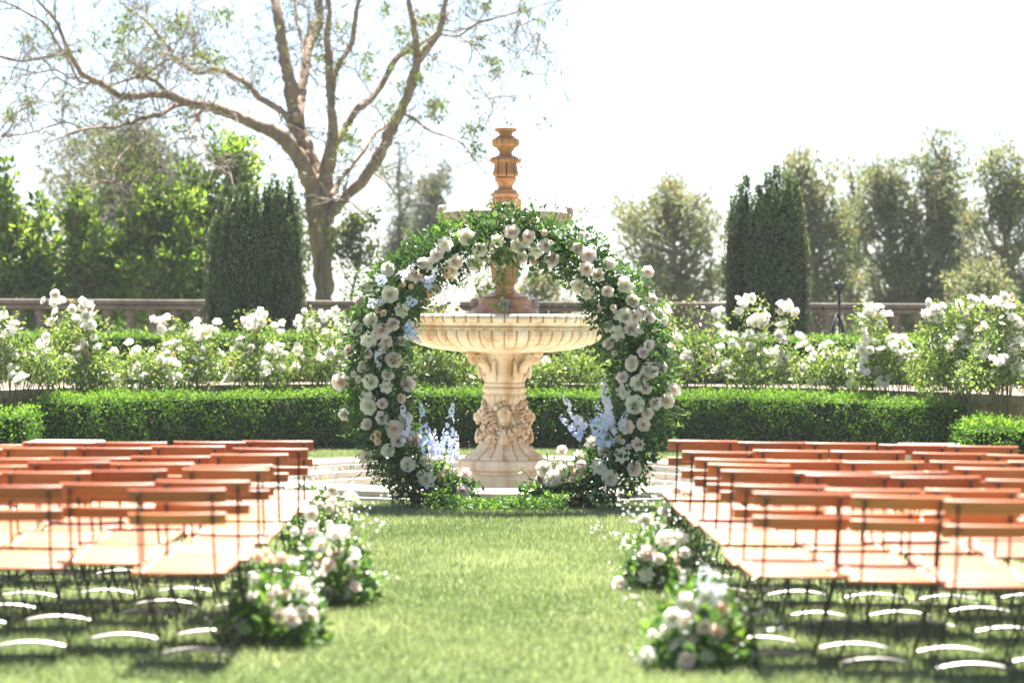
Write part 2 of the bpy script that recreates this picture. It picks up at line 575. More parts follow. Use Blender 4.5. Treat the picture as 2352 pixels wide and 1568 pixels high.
# ------------------------------------------------------------------ fountain pool
def pool():
    o = empty('fountain_pool', tuple(FC), 'round pale stone pool rim with shallow steps under the tall fountain', 'pool')
    g = Geo()
    R = POOL_R
    prof = [(R, -.05), (R, .045), (R - .01, .05), (R - .07, .052), (R - .072, .085), (R - .06, .092), (R - .06, .1), (R - .075, .108), (R - .60, .108), (R - .615, .1),
            (R - .615, .08), (R - .63, .07), (R - .64, .02), (R - .66, .0), (R - .665, -.06), (R - .72, -.062), (R - .80, -.064), (R - .802, -.2)]
    lathe(g, prof, 160)
    b = g.build('stone_rim', M['coping'], o, (0, 0, 0), sharp=35)
    g = Geo()
    lathe(g, [(.05, -.14), (1.2, -.14), (R - .79, -.14)], 96)
    f = Geo(); V = g.V[0]; f.add(V, g.T[0][0][:, ::-1])
    f.build('pool_floor', M['coping'], o, (0, 0, 0))
    joints = Geo()
    for k in range(22):
        a = k * 2 * math.pi / 22 + .1
        c, s = math.cos(a), math.sin(a)
        w = .004
        px, py = -s * w, c * w
        V = []
        for r in (R - .59, R - .09):
            V += [[r * c - px, r * s - py, .1105], [r * c + px, r * s + py, .1105]]
        joints.add(V, [[0, 1, 3, 2]])
    joints.build('joints', M['wallcap'], b)
pool()

# ------------------------------------------------------------------ fountain
def c8(pts):   # (half width, y) read off a close-up -> radius, height
    return [(r * .00129, 1.7398 - .0012896 * y) for r, y in pts]
def c7(pts):
    return [(r * .001288, 3.5236 - .0012883 * y) for r, y in pts]

def lobes(th, n, sharp=.55):
    return np.abs(np.cos(n * th / 2)) ** sharp

def fountain():
    o = empty('fountain', tuple(FC), 'tall cream stone tiered fountain with fluted bowl, stained orange at the top', 'fountain')
    # plinth and torus
    g = Geo()
    p = c8([(268, 1450), (268, 1300), (272, 1286), (290, 1272), (296, 1256), (320, 1250), (337, 1236), (343, 1212), (338, 1186), (324, 1173), (298, 1170), (280, 1169)])
    lathe(g, p, 96, step=.008)
    g.build('plinth', M['lime'], o, (0, 0, 0), sharp=50)
    # foot with leaf flutes
    g = Geo()
    p = c8([(288, 1169), (290, 1152), (276, 1144), (246, 1128), (214, 1105), (190, 1082), (172, 1058), (160, 1040)])
    def fn(r, z, t):
        k = np.clip((1.7398 - z) / .0012896, 1040, 1169)
        a = np.interp(k, [1040, 1060, 1145, 1169], [.010, .016, .022, .012])
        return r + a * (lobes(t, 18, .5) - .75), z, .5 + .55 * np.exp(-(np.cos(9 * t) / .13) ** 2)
    lathe(g, p, 216, fn, step=.010)
    g.build('leaf_foot', M['lime'], o, (0, 0, 0))
    # shaft
    g = Geo()
    p = c8([(160, 1040), (152, 1000), (148, 950), (140, 900), (132, 850), (127, 800), (128, 765), (134, 742), (146, 727), (158, 718), (157, 704), (146, 692), (144, 684), (156, 676), (163, 666), (163, 655), (156, 645), (141, 640), (149, 633), (152, 622), (148, 611), (140, 605), (146, 602)])
    def fn(r, z, t):
        k = (1.7398 - z) / .0012896
        a = np.interp(k, [600, 682, 690, 712, 735, 790, 830], [0, 0, .006, .014, .010, .008, 0])
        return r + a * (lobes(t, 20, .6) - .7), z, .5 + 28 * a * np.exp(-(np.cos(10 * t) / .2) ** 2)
    lathe(g, p, 240, fn, step=.007)
    g.build('shaft', M['lime'], o, (0, 0, 0))
    # capital
    g = Geo()
    p = c8([(146, 603), (150, 588), (157, 560), (163, 520), (172, 480), (184, 442), (199, 412), (206, 400), (236, 398), (240, 386)])
    def fn(r, z, t):
        k = (1.7398 - z) / .0012896
        a = np.interp(k, [386, 398, 402, 430, 520, 585, 603], [0, 0, .012, .020, .026, .016, 0])
        w = lobes(t, 8, .45) - .6 + .22 * np.abs(np.cos(24 * t)) * np.interp(k, [400, 450, 600], [1, .7, .3])
        return r + a * w, z, .5 + .5 * np.clip(-w * 1.6, 0, 1) * (a > .005)
    lathe(g, p, 256, fn, step=.008)
    cap = g.build('capital', M['lime'], o, (0, 0, 0))
    # curled leaf tips on the capital
    rr = rng(4)
    for k in range(8):
        a = math.pi / 8 + k * math.pi / 4
        g = Geo()
        zt = 1.7398 - .0012896 * 470
        pts = []
        for s in np.linspace(0, 1, 9):
            ang = s * 4.4
            rad = .225 + .05 * math.sin(min(ang, 3.3) * .6) + .018 * math.cos(ang * 1.1)
            z = zt - .13 + .15 * math.sin(min(1, s * 1.45) * math.pi / 2) - .05 * max(0, s - .65) * 2
            pts.append([rad * math.cos(a), rad * math.sin(a), z])
        tube(g, spline(pts, 3), np.linspace(.040, .014, 25), 8, flat=(1, .55))
        g.build('acanthus_leaf', M['lime'], cap)
    # corner scrolls
    for k in range(4):
        a = math.pi / 4 + k * math.pi / 2
        g = Geo()
        pts = []
        for s in np.linspace(0, 1, 26):
            ang = -math.pi / 2 + s * 4.2 * math.pi / 1.4
            q = .055 * (1 - s) + .008
            pts.append([.405 + q * math.cos(ang + 2.2), 0, 1.7398 - .0012896 * 424 + q * math.sin(ang + 2.2)])
        pts = [[.22, 0, 1.06], [.26, 0, 1.115], [.33, 0, 1.165]] + pts
        V = spline(pts, 2)
        tube(g, V, np.linspace(.045, .022, len(V)), 8, flat=(1.3, .7))
        sphere(g, (.405, 0, 1.7398 - .0012896 * 424), (.05, .06, .05))
        for q in range(6):
            b = q * math.pi / 3
            for sy in (-1, 1):
                sphere(g, (.405 + .026 * math.cos(b), sy * .058, 1.193 + .026 * math.sin(b)), (.014, .010, .014), 8, 4)
        for i in range(len(g.V)): g.V[i] = rotz(g.V[i], a)
        g.build('corner_scroll', M['lime'], cap)
    # lower bowl
    g = Geo()
    prof = c8([(150, 386), (300, 386), (420, 373), (530, 357), (630, 331), (690, 296), (712, 262), (716, 232), (712, 214), (712, 206), (724, 204), (724, 197), (716, 194), (722, 182), (734, 170), (738, 164),
               (738, 160), (750, 150), (755, 134), (750, 116), (736, 107), (715, 104), (690, 112), (640, 135), (560, 160), (300, 176), (20, 180)])
    def fn(r, z, t):
        k = (1.7398 - z) / .0012896
        out = r > .60
        a = np.where(r > .36, np.interp(k, [205, 214, 222, 300, 340, 372, 386], [0, .004, .034, .034, .024, .008, 0]), 0)
        groove = lobes(t, 50, .45)
        ridge = .35 * np.exp(-((np.cos(25 * t)) / .10) ** 2)
        outer = (k > 204) & (r > .2)
        rim = (k < 162) & (k > 104) & (r > .90)
        r2 = r + np.where(outer, a * (groove - .8 + ridge), 0)
        r2 = r2 + np.where(rim, .030 * (lobes(t + .06 * np.sin(2 * t) * 0, 50, .35) - .8) * np.interp(k, [104, 118, 150, 162], [.3, 1, 1, .2]), 0)
        gt = np.exp(-(np.cos(25 * t) / .22) ** 2)
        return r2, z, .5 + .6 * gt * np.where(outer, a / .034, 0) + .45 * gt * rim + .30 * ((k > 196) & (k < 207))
    lathe(g, prof, 600, fn, step=.011)
    bowl = g.build('lower_bowl', M['lime'], o, (0, 0, 0))
    g = Geo(); lathe(g, [(.2, 1.585), (.90, 1.585)], 64)
    gg = Geo(); gg.add(g.V[0], g.T[0][0][:, ::-1])
    gg.build('water', water, bowl)
    # upper column
    g = Geo()
    p = c7([(254, 1492), (252, 1468), (242, 1450), (216, 1426), (205, 1410), (206, 1394), (196, 1379), (166, 1371), (175, 1366), (172, 1357), (132, 1345), (88, 1325), (71, 1300), (72, 1276), (95, 1257), (101, 1246), (96, 1236), (93, 1200), (98, 1160), (108, 1130), (112, 1100), (105, 1075), (112, 1060)])
    def fn(r, z, t):
        k = (3.5236 - z) / .0012883
        a = np.interp(k, [1060, 1090, 1220, 1240], [.006, .02, .012, 0])
        return r + a * (lobes(t, 10, .5) - .7 + .2 * np.abs(np.cos(20 * t))), z, .5 + 26 * a * np.exp(-(np.cos(5 * t) / .3) ** 2)
    lathe(g, p, 160, fn, step=.008)
    col = g.build('upper_column', M['limewet'], o, (0, 0, 0))
    for k in range(4):
        a = -math.pi / 2 + k * math.pi / 2
        g = Geo()
        def fn(r, z, t): return .86 * r * (1 + .12 * np.cos(6 * t)), .8 * z + .008 * np.cos(6 * t) * (r > .05)
        lathe(g, [(.002, .01), (.016, .012), (.022, .03), (.034, .044), (.052, .046), (.068, .034), (.076, .012), (.074, -.02), (.06, -.05)][::-1], 48, fn)
        V = g.V[0]
        V = np.stack([V[:, 2], V[:, 0], V[:, 1]], 1) * np.array([1, 1, 1])
        V = V + np.array([.285, 0, 3.5236 - .0012883 * 1425])
        g.V[0] = rotz(V, a)
        g.build('shell_spout', M['oldlime'], col)
    # upper bowl
    g = Geo()
    p = c7([(105, 1062), (125, 1000), (230, 920), (360, 860), (430, 815), (452, 785), (462, 768), (466, 752), (458, 738), (440, 734), (400, 745), (250, 770), (20, 775)])
    def fn(r, z, t):
        k = (3.5236 - z) / .0012883
        a = np.where(r > .5, .018, .0) * np.interp(k, [730, 745, 790, 830], [1, 1, 1, 0])
        return r + a * (lobes(t, 30, .4) - .7), z
    lathe(g, p, 360, fn, step=.012)
    ub = g.build('upper_bowl', M['oldlime'], o, (0, 0, 0))
    for k in range(4):
        a = k * math.pi / 2
        g = Geo()
        pts = [[.54, 0, 2.44], [.575, 0, 2.50], [.60, 0, 2.56], [.60, 0, 2.61], [.585, 0, 2.635]]
        q = spline(pts, 5)
        tube(g, q, np.interp(np.linspace(0, 1, len(q)), [0, .4, .8, 1], [.03, .055, .045, .014]), 12, flat=(1.5, .65))
        for i in range(len(g.V)):
            t = np.arctan2(g.V[i][:, 1], .05)
            g.V[i][:, 0] += .012 * np.cos(9 * t)
            g.V[i] = rotz(g.V[i], a + .0)
        g.build('shell_ornament', M['oldlime'], ub)
    # block and finial
    g = Geo()
    th = [R_(-68 + 60 * k) for k in range(6)]
    rr_ = 118 * .001288
    zt, zb = 3.5236 - .0012883 * 637, 3.5236 - .0012883 * 780
    V = [[rr_ * math.cos(t), rr_ * math.sin(t), zb] for t in th] + [[rr_ * math.cos(t), rr_ * math.sin(t), zt - .008] for t in th] + [[.93 * rr_ * math.cos(t), .93 * rr_ * math.sin(t), zt] for t in th]
    F = [[k * 6 + i, k * 6 + (i + 1) % 6, (k + 1) * 6 + (i + 1) % 6, (k + 1) * 6 + i] for k in range(2) for i in range(6)]
    g.add(V, F); g.T.append((np.array([[12 + i for i in range(6)]]), 0))
    g.build('block', M['limewet'], o, (0, 0, 0), smooth=False)
    g = Geo()
    p = c7([(92, 640), (94, 630), (98, 622), (102, 608), (98, 596), (83, 589), (86, 584), (84, 577), (62, 570), (52, 556), (54, 540), (66, 519), (76, 510), (75, 501), (82, 493), (78, 484), (71, 480),
            (80, 476), (88, 464), (88, 448), (80, 420), (76, 392), (80, 372), (88, 356), (85, 341), (75, 327), (62, 322), (50, 317), (46, 300), (48, 287), (58, 282), (62, 272), (63, 266),
            (80, 256), (95, 240), (99, 220), (95, 200), (72, 187), (62, 184), (62, 178), (48, 175), (46, 165), (52, 150), (70, 143), (79, 134), (79, 124), (70, 115), (20, 115), (8, 114), (15, 108), (13, 102), (1, 99)])
    def fn(r, z, t):
        k = (3.5236 - z) / .0012883
        a = np.interp(k, [178, 187, 200, 240, 256, 266], [0, .004, .011, .011, .006, 0])
        b = np.interp(k, [326, 345, 380, 455, 470, 480], [0, .008, .014, .018, .012, 0])
        c = np.interp(k, [112, 118, 138, 146], [0, .010, .010, 0])
        return r + a * (lobes(t, 12, .4) - .7) + b * (lobes(t + .3, 8, .5) - .6 + .25 * np.cos(32 * t)) + c * (lobes(t, 14, .5) - .7), z, .5 + np.where(a > 0, .5 * np.exp(-(np.cos(6 * t) / .15) ** 2), 0) + np.where(b > 0.004, .5 * np.exp(-(np.cos(4 * t + 1.2) / .3) ** 2), 0)
    lathe(g, p, 192, fn, step=.006)
    fin = g.build('finial', M['limewet'], o, (0, 0, 0))
    for k in range(4):
        a = k * math.pi / 2 + .0
        g = Geo()
        sphere(g, (.118, 0, 3.5236 - .0012883 * 352), (.032, .036, .030), 14, 8)
        sphere(g, (.124, 0, 3.5236 - .0012883 * 352), (.016, .042, .015), 10, 6)
        for i in range(len(g.V)): g.V[i] = rotz(g.V[i], a)
        g.build('scroll', M['limewet'], fin)
    # carved lion heads on the shaft
    for k in range(4):
        a = -math.pi / 2 + k * math.pi / 2
        g = Geo()
        z0 = 1.7398 - .0012896 * 845
        r2 = rng(20 + k)
        sphere(g, (.180, 0, z0 + .012), (.070, .070, .078), 20, 14)            # skull
        sphere(g, (.240, 0, z0 - .034), (.056, .050, .040), 16, 10)          # muzzle
        sphere(g, (.262, .018, z0 - .040), (.024, .024, .026), 12, 8)
        sphere(g, (.262, -.018, z0 - .040), (.024, .024, .026), 12, 8)
        tube(g, [[.225, 0, z0 + .045], [.252, 0, z0 + .012], [.285, 0, z0 - .012]], [.014, .017, .021], 8)  # nose
        sphere(g, (.283, 0, z0 - .014), (.014, .022, .012), 10, 6)
        sphere(g, (.250, 0, z0 - .078), (.022, .026, .018), 10, 6)           # chin
        for s in (-1, 1):
            tube(g, spline([[.238, s * .014, z0 + .030], [.246, s * .040, z0 + .040], [.225, s * .062, z0 + .024]], 4), .012, 8)   # brow
            sphere(g, (.240, s * .036, z0 + .020), (.010, .013, .010), 10, 6)  # eye
            sphere(g, (.205, s * .080, z0 + .070), (.02, .024, .028), 10, 6)   # ear
        for j in range(46):                                                   # mane curls
            b = r2.uniform(0, 2 * np.pi)
            q = r2.uniform(.085, .13)
            c0 = np.array([.17 + r2.uniform(-.03, .04), q * math.cos(b), z0 - .005 + 1.05 * q * math.sin(b)])
            c1 = c0 + np.array([-.03, .05 * math.cos(b) + .02 * r2.normal(), .05 * math.sin(b) - .035])
            tube(g, spline([c0, (c0 + c1) / 2 + np.array([.025, 0, .01]), c1], 3), np.linspace(.016, .006, 7), 6, 0, r2.uniform(.45, .85))
        for i in range(len(g.V)): g.V[i] = rotz(g.V[i], a)
        g.build('lion_head', M['lime'], o)
    # flower garland
    g = Geo()
    r2 = rng(9)
    for j in range(210):
        a = r2.uniform(0, 2 * np.pi)
        swag = .030 * math.cos(4 * a + math.pi)
        zc = 1.7398 - .0012896 * (985 + r2.normal() * 32) + swag
        rad = .205 + .045 * r2.uniform(0, 1)
        d = np.array([math.cos(a), math.sin(a), 0])
        c = d * rad + np.array([0, 0, zc])
        s = r2.uniform(.016, .032); st = r2.uniform(.4, .8)
        if r2.uniform() < .5:
            for q in range(5):
                b = q * 2 * math.pi / 5
                tv = np.array([-d[1], d[0], 0]) * math.cos(b) + np.array([0, 0, 1]) * math.sin(b)
                sphere(g, c + tv * s * .6, s * .5, 6, 4, 0, st)
            sphere(g, c + d * s * .3, s * .35, 6, 4)
        else:
            sphere(g, c, (s, s, s * .85), 8, 5, 0, st)
    g.build('flower_garland', M['lime'], o)
    for k in range(4):
        a = -math.pi / 2 + k * math.pi / 2
        g = Geo()
        pts = [[.25, 0, .52], [.262, 0, .47], [.262, 0, .42], [.245, 0, .39]]
        tube(g, spline(pts, 4), np.interp(np.linspace(0, 1, 13), [0, .5, 1], [.012, .026, .034]), 10, flat=(1.3, .7))
        for i in range(len(g.V)): g.V[i] = rotz(g.V[i], a)
        g.build('tassel', M['lime'], o)

def water_mat():
    m, nt, bs, out = new_mat('water')
    bs.inputs['Base Color'].default_value = (.55, .62, .62, 1)
    bs.inputs['Roughness'].default_value = .04
    bs.inputs['IOR'].default_value = 1.33
    bs.inputs['Transmission Weight'].default_value = .6
    return m
water = water_mat()
fountain()

def drops():
    g = Geo()
    r = rng(77)
    for k in range(230):
        a = r.uniform(0, 2 * np.pi)
        q = r.uniform(.35, 1.15)
        z = r.uniform(.15, 1.7) if r.uniform() < .85 else r.uniform(1.65, 2.6)
        s = r.uniform(.0025, .0065)
        sphere(g, FC + np.array([q * math.cos(a), q * math.sin(a), z]), (s, s, s * 1.3), 6, 4)
    m, nt, bs, out = new_mat('water_drop')
    bs.inputs['Base Color'].default_value = (.95, .97, 1, 1)
    bs.inputs['Roughness'].default_value = .08
    bs.inputs['Transmission Weight'].default_value = .35
    tag(g.build('water_drops', m, None, FC), 'fine water drops falling around the fountain bowl', 'water drops', kind='stuff')
drops()
# ------------------------------------------------------------------ hedges
def blades_on(g, r, p, n, size, out_bias=.8, up_bias=.5, mat=0, jit=.035, fresh_sunlit=0.0):
    """leaf blades scattered on surface points p with outward normals n"""
    k = len(p)
    ax = unit(n * out_bias + np.array([0, 0, up_bias]) + r.normal(size=(k, 3)) * .75)
    nr = unit(n + r.normal(size=(k, 3)) * .8)
    q = p + n * r.normal(size=(k, 1)) * jit
    L = size * r.uniform(.6, 1.35, k)
    t = np.clip(r.normal(.45 + fresh_sunlit, .22, k), 0, 1)  # hedge-top leaves tinted paler: new growth plus sunlight put into the colour
    leaves(g, q, ax, nr, L, L * .62, t, mat, .2)

def ring_hedge(name, label, a0, a1, r0, r1, h, seed, dens=2600):
    r = rng(seed)
    g = Geo()
    e = .045
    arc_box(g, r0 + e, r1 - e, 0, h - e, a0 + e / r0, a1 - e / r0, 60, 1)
    def wob(a, z):
        return .025 * np.sin(a * 23 + z * 7) + .02 * np.sin(a * 51 + 1.3 - z * 11) + .012 * np.sin(a * 97 + z * 23)
    span = a1 - a0
    for (rad, s) in ((r0, -1), (r1, 1)):
        k = int(dens * span * rad * h * (1.25 if s < 0 else .5))
        a = r.uniform(a0, a1, k); z = h * r.uniform(0.02, 1, k)
        if s < 0:      # thin spots where the clipped stems show
            keep = np.ones(k, bool)
            for _ in range(int(span * 16)):
                ca, cz, cr_ = r.uniform(a0, a1), h * r.uniform(.25, .95), r.uniform(.04, .12)
                near = ((a - ca) * rad / cr_) ** 2 + ((z - cz) / (cr_ * 1.3)) ** 2 < 1
                keep &= ~(near & (r.uniform(size=k) < .62))
                for _2 in range(9):
                    aa, zz2 = ca + r.normal() * cr_ * .5 / rad, cz + r.normal() * cr_ * .6
                    c0 = HC + np.array([math.cos(aa) * (rad + .02), math.sin(aa) * (rad + .02), zz2])
                    tube(g, [c0, c0 + np.array([r.normal() * .03, -.01, r.uniform(.02, .09)])], [.004, .0025], 3, 2, cap=False)
            a, z = a[keep], z[keep]; k = len(a)
        d = np.stack([np.cos(a), np.sin(a), np.zeros(k)], 1)
        p = HC + d * (rad - s * wob(a, z))[:, None] + np.stack([0 * a, 0 * a, z], 1)
        blades_on(g, r, p, d * s, .030, .6, .3)
    k = int(dens * span * (r0 + r1) / 2 * (r1 - r0) * 1.3)
    a = r.uniform(a0, a1, k); q = r.uniform(r0, r1, k)
    d = np.stack([np.cos(a), np.sin(a), np.zeros(k)], 1)
    hz = h + .022 * np.sin(a * 31 + q * 9) + .016 * np.sin(a * 73 - q * 21) + .022 * np.sin(a * 7.3 + 1)
    p = HC + d * q[:, None] + np.stack([0 * a, 0 * a, hz], 1)
    blades_on(g, r, p, np.tile([0, 0, 1.0], (k, 1)), .032, .35, .1, 0, .03, .28)
    for aa, s in ((a0, -1), (a1, 1)):
        k = int(dens * h * (r1 - r0) * 1.3)
        q = r.uniform(r0, r1, k); z = h * r.uniform(0, 1, k)
        d = np.array([math.cos(aa), math.sin(aa), 0]); t = np.array([-d[1], d[0], 0]) * s
        p = HC + d * q[:, None] + np.stack([0 * q, 0 * q, z], 1)
        blades_on(g, r, p, np.tile(t, (k, 1)), .034)
    am = (a0 + a1) / 2
    org = HC + np.array([math.cos(am), math.sin(am), 0]) * (r0 + r1) / 2
    o = g.build(name, [M['box'], M['boxcore'], M['twig']], None, org, smooth=False)
    tag(o, label, 'hedge')
    return o

A_L = R_(160)
A_R = R_(24.5)
ring_hedge('box_hedge', 'long clipped box hedge curving behind the fountain from one gap to the other', A_R, A_L, HR, HR + .62, .665, 1)

def straight_hedge(label, x0, x1, y0, y1, h, seed):
    r = rng(seed)
    g = Geo()
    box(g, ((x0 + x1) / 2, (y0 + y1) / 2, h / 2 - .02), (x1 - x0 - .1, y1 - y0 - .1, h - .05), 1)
    for n, cnt, f in (((0, -1.0, 0), 2300 * (x1 - x0) * h, lambda u, v: (x0 + (x1 - x0) * u, y0 + 0 * u, h * v)),
                      ((0, 0, 1.0), 2300 * (x1 - x0) * (y1 - y0), lambda u, v: (x0 + (x1 - x0) * u, y0 + (y1 - y0) * v, h + .02 * np.sin(u * 20))),
                      ((-1.0, 0, 0), 2300 * (y1 - y0) * h, lambda u, v: (x0 + 0 * u, y0 + (y1 - y0) * u, h * v)),
                      ((1.0, 0, 0), 2300 * (y1 - y0) * h, lambda u, v: (x1 + 0 * u, y0 + (y1 - y0) * u, h * v))):
        k = int(cnt)
        p = np.stack(f(r.uniform(0, 1, k), r.uniform(0, 1, k)), 1)
        blades_on(g, r, p, np.tile(n, (k, 1)), .034, .6, .3, 0, .03, .3 * (n[2] > 0))
    tag(g.build('box_hedge', [M['box'], M['boxcore']], None, ((x0 + x1) / 2, (y0 + y1) / 2, 0), smooth=False), label, 'hedge')
straight_hedge('short clipped box hedge beyond the gap on the bare tree side', -6.6, -4.46, 22.15, 22.85, .66, 2)
straight_hedge('short clipped box hedge beyond the gap on the tripod side', 3.93, 6.4, 20.6, 21.4, .66, 3)

def upper_hedge():
    r = rng(5)
    g = Geo()
    x0, x1, y0, y1, z0, z1 = -7.6, 7.6, 32.0, 32.7, WALL_Z - .05, 1.315
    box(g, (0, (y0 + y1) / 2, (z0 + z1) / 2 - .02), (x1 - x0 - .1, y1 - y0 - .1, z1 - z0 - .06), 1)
    k = 15000
    x = r.uniform(x0, x1, k); z = r.uniform(z0, z1, k)
    blades_on(g, r, np.stack([x, y0 - .03 * np.sin(x * 5 + z * 8), z], 1), np.tile([0, -1.0, 0], (k, 1)), .042)
    k = 11000
    x = r.uniform(x0, x1, k); y = r.uniform(y0, y1, k)
    blades_on(g, r, np.stack([x, y, z1 + .015 * np.sin(x * 6 + y)], 1), np.tile([0, 0, 1.0], (k, 1)), .036, .35, .1, 0, .03, .28)
    tag(g.build('box_hedge', [M['box'], M['boxcore']], None, (0, 32.35, z0), smooth=False), 'straight clipped hedge on the upper terrace in front of the balustrade', 'hedge')
upper_hedge()

# ------------------------------------------------------------------ grass blades
def grass():
    r = rng(11)
    zones = []   # x0, x1, y0, y1, density
    zones += [(-2.8, 3.0, 9.9, 13.2, 4300), (-1.5, 1.3, 13.2, 17.0, 4300), (-2.6, 2.6, 17.0, 21.4, 4300)]
    zones += [(-4.2, -1.5, 13.2, 17.0, 1500), (1.3, 4.2, 13.2, 17.0, 1500)]
    zones += [(-4.6, -2.6, 17.0, 24.6, 1500), (2.6, 4.6, 17.0, 24.6, 1500)]
    zones += [(-4.4, 4.4, 24.6, 29.0, 2600)]
    g = Geo()
    for x0, x1, y0, y1, d in zones:
        k = int((x1 - x0) * (y1 - y0) * d)
        x = r.uniform(x0, x1, k); y = r.uniform(y0, y1, k)
        q = np.hypot(x - FC[0], y - FC[1])
        h = np.hypot(x - HC[0], y - HC[1])
        ok = (q > POOL_R + .01) & ((h < HR - .02) | (y < 24.1))
        x, y = x[ok], y[ok]; k = len(x)
        big = .5 + .22 * np.sin(x * 2.1 + 1.7 * np.sin(y * .9)) + .2 * np.sin(y * 1.6 + x * 1.1 + 2) + .15 * np.sin(5.3 * x - 3.1 * y) + .12 * np.sin(9.1 * y + 4 * x)
        t = np.clip(.12 + .5 * big + r.normal(0, .2, k), 0, 1)
        H = (.026 + .014 * big) * r.uniform(.55, 1.3, k)
        a = r.uniform(0, 2 * np.pi, k)
        lean = r.uniform(.1, .9, k) * H
        w = r.uniform(.0022, .0042, k)
        b = r.uniform(0, 2 * np.pi, k)
        base = np.stack([x, y, np.zeros(k)], 1)
        side = np.stack([np.cos(a), np.sin(a), np.zeros(k)], 1) * w[:, None]
        tip = base + np.stack([np.cos(b) * lean, np.sin(b) * lean, H], 1)
        V = np.stack([base - side, base + side, tip], 1).reshape(-1, 3)
        F = np.arange(3 * k).reshape(-1, 3)
        g.add(V, F, np.repeat(t, 3))
    tag(g.build('grass', M['grass'], None, (0, 0, 0), smooth=False), 'short mown grass blades of the lawn', 'grass', kind='stuff')
grass()

# ------------------------------------------------------------------ balustrade
def balustrade():
    y0 = 36.0
    o = empty('balustrade', (0, y0, WALL_Z), 'weathered stone balustrade with turned balusters running across behind the upper hedge', 'balustrade')
    top, bot = 1.815, 1.655
    g = Geo()
    joints = [-9.0, -6.55, -4.1, -2.62, -1.2, 1.35, 2.72, 4.6, 6.4, 9.0]
    for a, b in zip(joints[:-1], joints[1:]):
        g2 = Geo()
        box(g2, ((a + b) / 2, y0, top - .035), (b - a - .006, .46, .07), bev=.012)
        box(g2, ((a + b) / 2, y0, top - .11), (b - a - .008, .38, .08), bev=.03)
        g.join(g2)
    g.build('rail', M['balu'], o, o.location, smooth=False)
    g = Geo(); box(g, (0, y0, WALL_Z + .06), (18, .44, .18), bev=.02)
    g.build('plinth', M['balu'], o, o.location, smooth=False)
    piers = [-7.95, -2.86, 2.82, 8.3]
    for x in piers:
        g = Geo()
        box(g, (x, y0, (bot + WALL_Z + .15) / 2 + .0), (.44, .36, bot - WALL_Z - .15 - .004), bev=.01)
        box(g, (x, y0 - .182, (bot + WALL_Z + .15) / 2), (.30, .02, bot - WALL_Z - .30), bev=.008)
        g.build('pier', M['balu'], o, o.location, smooth=False)
    g = Geo()
    zb, H = WALL_Z + .15, bot - WALL_Z - .15
    prof = [(.0, 0), (.085, 0), (.085, .06), (.07, .065), (.06, .09), (.066, .12), (.088, .20), (.096, .28), (.092, .36), (.074, .50), (.056, .64), (.05, .74), (.056, .78), (.066, .80), (.066, .825), (.054, .84), (.056, .88), (.085, .895), (.085, .99), (.0, .99)]
    lathe(g, [(r * 1.05, z * H) for r, z in prof], 18, step=.05)
    me = g.mesh('baluster', M['balu'], sharp=50)
    x = -8.7
    while x < 8.6:
        if all(abs(x - q) > .33 for q in piers):
            inst('baluster', me, o, (x, 0, zb - WALL_Z))
        x += .335
balustrade()

# ------------------------------------------------------------------ yews
def yew(label, x0, D, lobes_, seed, base_z, n):
    r = rng(seed)
    root = empty('yew', (x0, D, base_z), label, 'yew tree')
    g, core = Geo(), Geo()
    areas = np.array([R * (z1 - z0) for (_, _, R, z0, z1) in lobes_])
    for (lx, ly, R, z0, z1), a in zip(lobes_, areas / areas.sum()):
        k = int(n * a)
        th = r.uniform(0, 2 * np.pi, k); t = r.uniform(0, 1, k)
        prof = lambda t: R * np.minimum(1, .62 + t * 1.3) * np.clip(1.02 - np.clip((t - .72) / .28, 0, 1) ** 1.7 * .85, .05, 1)
        bump_ = 1 + .10 * np.sin(th * 5 + t * 17 + lx * 9) + .07 * np.sin(th * 9 - t * 41) + .05 * np.sin(t * 80 + th * 3)
        nsp = max(20, int(150 * R * (z1 - z0) / .5))
        sth, stt, sout = r.uniform(0, 2 * np.pi, nsp), r.uniform(0, 1, nsp), r.uniform(.90, 1.10, nsp)
        si = r.integers(0, nsp, k)
        th = sth[si] + r.normal(size=k) * .075 / R
        t = np.clip(stt[si] + np.abs(r.normal(size=k)) * .11 / (z1 - z0) * 1.1, 0, 1.04)
        bump_ = 1 + .06 * np.sin(th * 5 + t * 17 + lx * 9)
        rad = np.maximum(prof(np.minimum(t, 1)), .02) * bump_ * sout[si] * r.uniform(.85, 1.03, k)
        d = np.stack([np.cos(th), np.sin(th), np.zeros(k)], 1)
        p = np.array([x0 + lx, D + ly, z0]) + d * rad[:, None] + np.stack([0 * t, 0 * t, t * (z1 - z0)], 1)
        ax = unit(d * .7 + np.array([0, 0, .8]) + r.normal(size=(k, 3)) * .45)
        L = r.uniform(.03, .07, k)
        tint = np.clip(.40 + r.normal(0, .2, nsp)[si] + r.normal(0, .16, k), 0, 1)
        leaves(g, p, ax, d + r.normal(size=(k, 3)) * .6, L, L * .42, tint, 0, .25)
        # dry brown inner twigs showing
        kk = k // 26
        th = r.uniform(0, 2 * np.pi, kk); t = r.uniform(.02, .8, kk)
        d = np.stack([np.cos(th), np.sin(th), np.zeros(kk)], 1)
        for i in range(kk):
            c = np.array([x0 + lx, D + ly, z0 + t[i] * (z1 - z0)]) + d[i] * prof(t[i]) * r.uniform(.85, 1.0)
            tube(core, [c, c + d[i] * .02 + np.array([r.normal() * .03, 0, .10])], [.005, .003], 3, 1, cap=False)
        tt = np.linspace(0, 1, 12)
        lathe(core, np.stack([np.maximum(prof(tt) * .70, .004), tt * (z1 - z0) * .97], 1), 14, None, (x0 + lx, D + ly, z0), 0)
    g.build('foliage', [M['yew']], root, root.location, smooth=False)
    core.build('trunk', [M['yewcore'], M['twig']], root, root.location)
